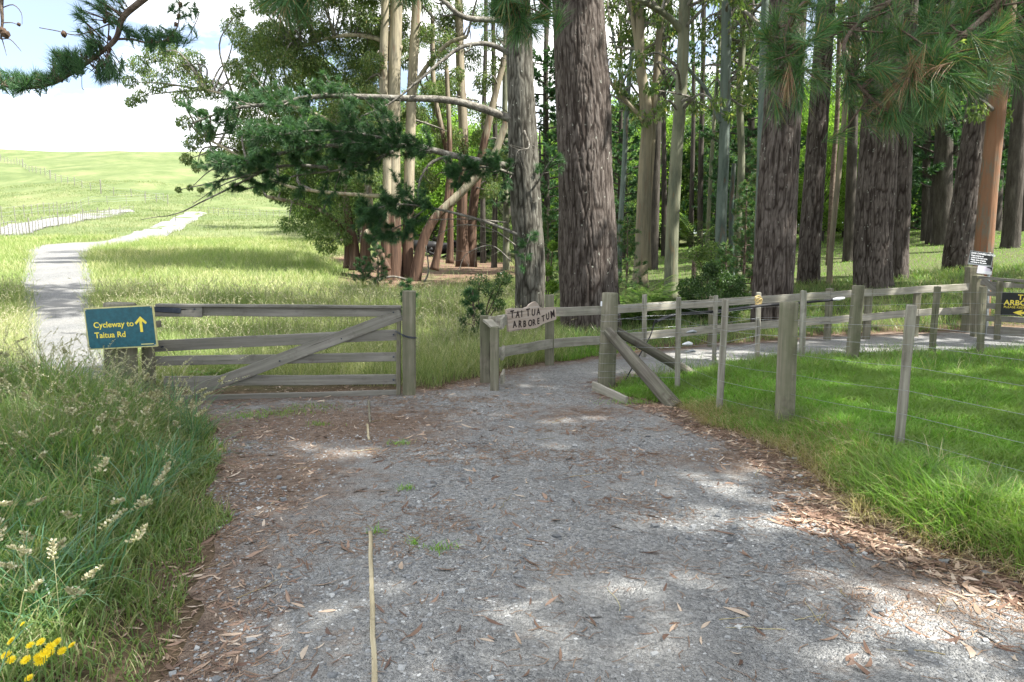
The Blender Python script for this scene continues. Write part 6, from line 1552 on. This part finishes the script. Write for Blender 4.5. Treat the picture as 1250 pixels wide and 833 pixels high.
for (px, py) in ((131, 20), (136, 28), (128, 26), (112, 42), (78, 42), (96, 38), (134, 46), (133, 60), (124, 62), (218, 20), (215, 30), (206, 48), (212, 42), (196, 50), (186, 50), (60, 100), (75, 98), (50, 106), (85, 90), (132, 70), (220, 6)):
    c = at(px, py, Y7); V, F_ = IV * np.array([.022, .022, .032]) * r6.uniform(.8, 1.15), IF
    V = V * (1 + .25 * r6.uniform(-1, 1, (12, 1))); mc_ = MB(); mc_.add(V + c, F_); CONES.append(mc_)
# the bare coned twig at the left edge
Ct = curve_pts([at(8, -60, 6.6), at(2, 0, 6.6), at(3, 25, 6.6), at(1, 48, 6.6)], 12); mbB.add(*tube_vf(Ct, np.linspace(.022, .008, len(Ct)), 7))
mbB.add(*tube_vf(curve_pts([np.array([-7.4, 5.6, 7.0]), at(30, -130, 6.4), at(8, -60, 6.6)], 10), .025, 7))
for pts in ([(3, 28), (15, 28), (25, 32)], [(1, 48), (12, 48), (22, 58), (26, 63)], [(2, 10), (16, 6), (26, 16), (27, 30)], [(2, 46), (6, 60), (8, 68)]):
    Cx = curve_pts([at(px, py, 6.6) for px, py in pts], 10); mbB.add(*tube_vf(Cx, np.linspace(.006, .002, len(Cx)), 4))
for (px, py, s) in ((7, 42, 1.3), (3, 38, 1.2), (23, 30, .6)):
    c = at(px, py, 6.6); mc_ = MB(); mc_.add(IV * np.array([.032, .032, .034]) * s + c, IF); CONES.append(mc_)
add_child(ltree, 'limbs', mbB.mesh('limbs', B_TWIG, True), -lp); add_child(ltree, 'needles', mbF.mesh('needles', L_PINE), -lp); [add_child(ltree, 'cone', m_.mesh('cone', M_CONE), -lp) for m_ in CONES]

# --- undergrowth
def shrub(name, label, cat, clumps, Y, matl, nleaf, L, W, hang=.1, group=None, stems=5):
    b = at(clumps[0][0], 330, Y); b[2] = gz(b[0], Y); root = thing(name, label, cat, b, group); F = MB(); B = MB(); C = []; R = []
    for (px, py, r) in clumps:
        c = at(px, py, Y + RNG.uniform(-.5, .5)); C.append(c - b); R.append(r / FPX * Y)
        B.add(*tube_vf(curve_pts([[RNG.normal(0, .12), RNG.normal(0, .12), -.05], (c - b) * [.5, .5, .55], c - b], 8), .012, 4, cap=False))
    cloud(F, C, np.array(R), nleaf, L, W, hang, .85); add_child(root, 'stems', B.mesh('stems', B_TWIG)); add_child(root, 'foliage', F.mesh('foliage', matl)); return root
shrub('shrub', 'dark glossy leafed bush behind the rails right of the olive gum', 'shrub', [(858, 345, 16), (840, 352, 14), (878, 340, 14), (895, 348, 15), (862, 365, 18), (885, 366, 16), (838, 372, 14), (905, 368, 14), (868, 328, 10), (852, 385, 14), (890, 385, 14)], 15.8, L_DARK, 1000, .06, .032)
shrub('shrub', 'small pale green bush beside the blue gum', 'shrub', [(868, 305, 12), (850, 310, 11), (885, 318, 12), (862, 322, 12)], 20, L_OLIVE, 500, .08, .04)
shrub('shrub', 'low mixed bush at the foot of the grey pine, left side', 'shrub', [(585, 345, 13), (602, 355, 12), (615, 340, 10), (575, 360, 10), (608, 372, 9)], 13.2, L_DARK, 700, .045, .020)
shrub('shrub', 'green bush between the two biggest trunks', 'shrub', [(667, 330, 8), (674, 350, 8), (668, 365, 9), (675, 300, 6)], 15.5, L_BROAD, 500, .06, .03)
def ypine(label, px, Y, H, seed, group='young pines in the undergrowth', R=None, matl=L_PINE_NEAR):
    rng = np.random.default_rng(seed); x_ = (px - 625) / FPX * Y; z_ = gz(x_, Y); root = thing('young_pine', label, 'tree', (x_, Y, z_), group); B, F = MB(), MB(); R = R or H * .3
    B.add(*tube_vf(np.array([[0, 0, -.1], [0.02, 0, H * .5], [0, 0, H]]), [.04, .03, .01], 6))
    for k in range(int(14 * H)):
        t = (k + .5) / (14 * H); ph = k * 2.4; rr = R * (1 - t * .75) * rng.uniform(.6, 1.1)
        limb(B, F, [[0, 0, H * t], [math.cos(ph) * rr * .5, math.sin(ph) * rr * .5, H * t + .02], [math.cos(ph) * rr, math.sin(ph) * rr, H * t + rr * .35]], .012, .005, .3, 4, rr * .4, 3, 22, .14, .010, .4, 4, rng)
    add_child(root, 'branches', B.mesh('branches', B_TWIG)); add_child(root, 'needles', F.mesh('needles', matl)); return root
ypine('bushy young pine behind the rails left of the speckled pine', 906, 16.8, 3.0, 31, R=.75)
ypine('tall thin young pine behind the bushy one', 917, 18.5, 4.2, 32, R=.8)
ypine('small young pine at the foot of the blue gum', 884, 17.5, 1.5, 33, R=.6)
ypine('young dark pine growing right of the gate post in the rough grass', 577, 12.6, .95, 34, R=.42, matl=L_PINE)
ypine('young dark pine below the pale gum stems', 497, 15.0, 1.0, 35, R=.40, matl=L_PINE)
ypine('young pine in front of the pale gum foot', 462, 24, 1.5, 36, R=.7, matl=L_PINE)
ypine('smallest young pine on the leaf mound', 443, 24, 1.0, 37, R=.55, matl=L_PINE)
ypine('young pine between the biggest trunk and the forked gum', 764, 20, 2.4, 38, R=.8)
ypine('young pine beside the big grey pine, seen to its right', 668, 18, 2.6, 39, R=.5)

def fern(label, px, Y, n, L, seed, name='fern', z_up=0.0, matl=L_FERN):
    rng = np.random.default_rng(seed); x_ = (px - 625) / FPX * Y; z_ = gz(x_, Y); root = thing(name, label, 'fern', (x_, Y, z_), 'ferns under the trees'); F = MB(); B = MB()
    if z_up: B.add(*tube_vf(np.array([[0, 0, -.1], [0, 0, z_up]]), [.09, .07], 8)); add_child(root, 'stem', B.mesh('stem', B_TWIG))
    for k in range(n):
        ph = rng.uniform(0, 2 * PI); l = L * rng.uniform(.7, 1.15); up = rng.uniform(1.0, 1.75); d = np.array([math.cos(ph), math.sin(ph), 0]); s = np.array([-d[1], d[0], 0]); off = rng.normal(0, .12, 3) * [1, 1, 0]
        ts = np.linspace(.1, 1, 22)
        for t in ts:
            c = off + d * l * t * .8 + np.array([0, 0, z_up + l * (up * t - .75 * t * t)]); w = l * .24 * math.sin(PI * min(1, t * .93 + .07)) ** .8 + .01
            for sg in (-1, 1):
                tip = c + s * sg * w + d * w * .35 + [0, 0, -.15 * w]; q = d * l * .022
                F.add([c - q, c + q, tip + q * .5, tip - q * .5], None, [[0, 1, 2, 3]])
    add_child(root, 'fronds', F.mesh('fronds', matl)); return root
fern('bright green fern clump behind the strainer post', 782, 15.4, 26, 1.15, 1)
fern('smaller fern leaning against the fern clump beside the thickest pine', 768, 16.4, 16, .9, 2)
fern('fern patch in front of the olive gum', 806, 16.0, 16, .9, 3)
fern('pale tree fern near the sunny clearing', 846, 24, 18, 1.3, 4, z_up=1.1, matl=L_OLIVE)
fern('low fern at the gate foot among the grass', 262, 8.6, 10, .4, 5)

# fallen wood and stumps by the gums
def log(label, pts, r0, r1, m=B_GUM, name='fallen_branch'):
    P = [at(*p) for p in pts]; C = curve_pts(P, 14); mb = MB(); mb.add(*tube_vf(C, np.linspace(r0, r1, len(C)), 8)); o = mb.obj(name, m, smooth=True); tag(o, label, 'log'); return o
log('pale broken limb leaning at the foot of the gums', [(447, 283, 26.5), (462, 305, 26.2), (475, 330, 26.0)], .16, .10)
log('bare grey branch lying on the leaf mound', [(455, 345, 25.5), (478, 338, 25.4), (500, 342, 25.2)], .05, .03, B_LIMB)
log('thin forked dead branch standing on the mound right of the gums', [(518, 345, 24), (523, 330, 24), (520, 300, 24)], .035, .02, B_LIMB)

# cattle resting beyond the gums
def cow(label, px, Y, rz, seed):
    x_ = (px - 625) / FPX * Y; z_ = gz(x_, Y); root = thing('cow', label, 'cow', (x_, Y, z_), 'black cattle beyond the gums')
    V = []; n = 18; ts = np.linspace(0, 1, n)
    ctr = np.array([[-1.0, 0, .55], [-.85, 0, .62], [-.4, 0, .58], [.1, 0, .58], [.55, 0, .68], [.8, 0, .85], [1.05, 0, .98], [1.3, 0, .92], [1.45, 0, .84]]); rad = [.06, .27, .38, .40, .36, .22, .17, .15, .08]
    C = curve_pts(ctr, 32); R = np.interp(np.linspace(0, 1, len(C)), np.linspace(0, 1, len(rad)), rad); mb = MB(); mb.add(*tube_vf(C, R, 14))
    for (sx, sy) in ((.5, .28), (.5, -.28), (-.7, .3), (-.7, -.3)):
        mb.add(*tube_vf(curve_pts([[sx, sy * .7, .45], [sx + .22, sy, .22], [sx - .1, sy * 1.15, .08], [sx - .25, sy * 1.1, .05]], 10), np.linspace(.13, .045, len(curve_pts([[0, 0, 0], [0, 0, 1], [0, 0, 2], [0, 0, 3]], 10))), 8))
    b = add_child(root, 'body', mb.mesh('body', M_COW, True), rz=rz)
    for sy in (-1, 1): m = MB(); m.add(*tube_vf(np.array([[1.12, sy * .12, 1.04], [1.08, sy * .24, 1.06], [1.04, sy * .32, 1.0]]), [.03, .055, .01], 6)); add_child(root, 'ear', m.mesh('ear', M_COW), rz=rz)
    m = MB(); m.add(*tube_vf(curve_pts([[-1.0, 0, .62], [-1.1, .05, .4], [-1.05, .1, .15]], 8), .025, 5)); add_child(root, 'tail', m.mesh('tail', M_COW), rz=rz)
cow('black cow lying in the sun, middle one of the group', 536, 46, .15, 1); cow('black cow lying partly behind a brown stem, leftmost of the group', 517, 45, 3.0, 2); cow('black cow lying just right of the brown footed gum', 581, 47, 3.3, 3)

# ------------------------------------------------------------------ LIGHT
def setup_light():
    to_sun = unit(np.array(SUN))
    el = math.asin(to_sun[2]); az = math.atan2(to_sun[0], to_sun[1])
    L = bpy.data.lights.new('sun', 'SUN'); L.energy = 4.1; L.angle = math.radians(0.55); L.color = (1.0, 0.955, 0.88)
    lo = bpy.data.objects.new('sun', L); COL.objects.link(lo)
    lo.rotation_euler = Vector(to_sun).to_track_quat('Z', 'Y').to_euler(); lo.location = (20, -10, 40)
    w = bpy.data.worlds.new('World'); scene.world = w; w.use_nodes = True; nt = w.node_tree; nt.nodes.clear()
    out = nt.nodes.new('ShaderNodeOutputWorld'); bg = nt.nodes.new('ShaderNodeBackground'); bg.inputs[1].default_value = 0.06
    sky = nt.nodes.new('ShaderNodeTexSky'); sky.sky_type = 'NISHITA'; sky.sun_disc = False; sky.sun_elevation = el; sky.sun_rotation = az
    sky.air_density = 1.0; sky.dust_density = 0.3; sky.altitude = 1500; sky.ozone_density = 1.0
    tc = nt.nodes.new('ShaderNodeTexCoord'); mp = nt.nodes.new('ShaderNodeMapping'); mp.inputs['Scale'].default_value = (2.6, 2.6, 6.0); mp.inputs['Location'].default_value = CLOC
    nt.links.new(tc.outputs['Generated'], mp.inputs[0])
    n = nt.nodes.new('ShaderNodeTexNoise'); n.inputs['Scale'].default_value = 1.8; n.inputs['Detail'].default_value = 7; n.inputs['Roughness'].default_value = 0.55
    nt.links.new(mp.outputs[0], n.inputs[0])
    r = ramp(nt, n.outputs[0], [(0.40, (0.10, 0.10, 0.10)), (0.63, (1, 1, 1))])
    c = mix(nt, r.outputs[0], sky.outputs[0], (14.5, 14.2, 13.8))
    nt.links.new(c, bg.inputs[0]); nt.links.new(bg.outputs[0], out.inputs[0])
setup_light()

cam = bpy.data.cameras.new('camera'); co = bpy.data.objects.new('camera', cam); COL.objects.link(co)
cam.sensor_width = 36; cam.lens = 36 * FPX / 1250; cam.clip_end = 2000; cam.clip_start = 0.05
co.location = (0, 0, CAMZ); co.rotation_euler = (math.radians(90) - PITCH, 0, 0); scene.camera = co
vs = scene.view_settings; vs.view_transform = 'Standard'; vs.look = 'None'; vs.exposure = EXPOSURE; vs.gamma = 1; vs.use_curve_mapping = False
scene.cycles.max_bounces = 6; scene.cycles.diffuse_bounces = 3; scene.cycles.transmission_bounces = 3; scene.cycles.glossy_bounces = 2; scene.cycles.transparent_max_bounces = 4
scene.cycles.sample_clamp_indirect = 8
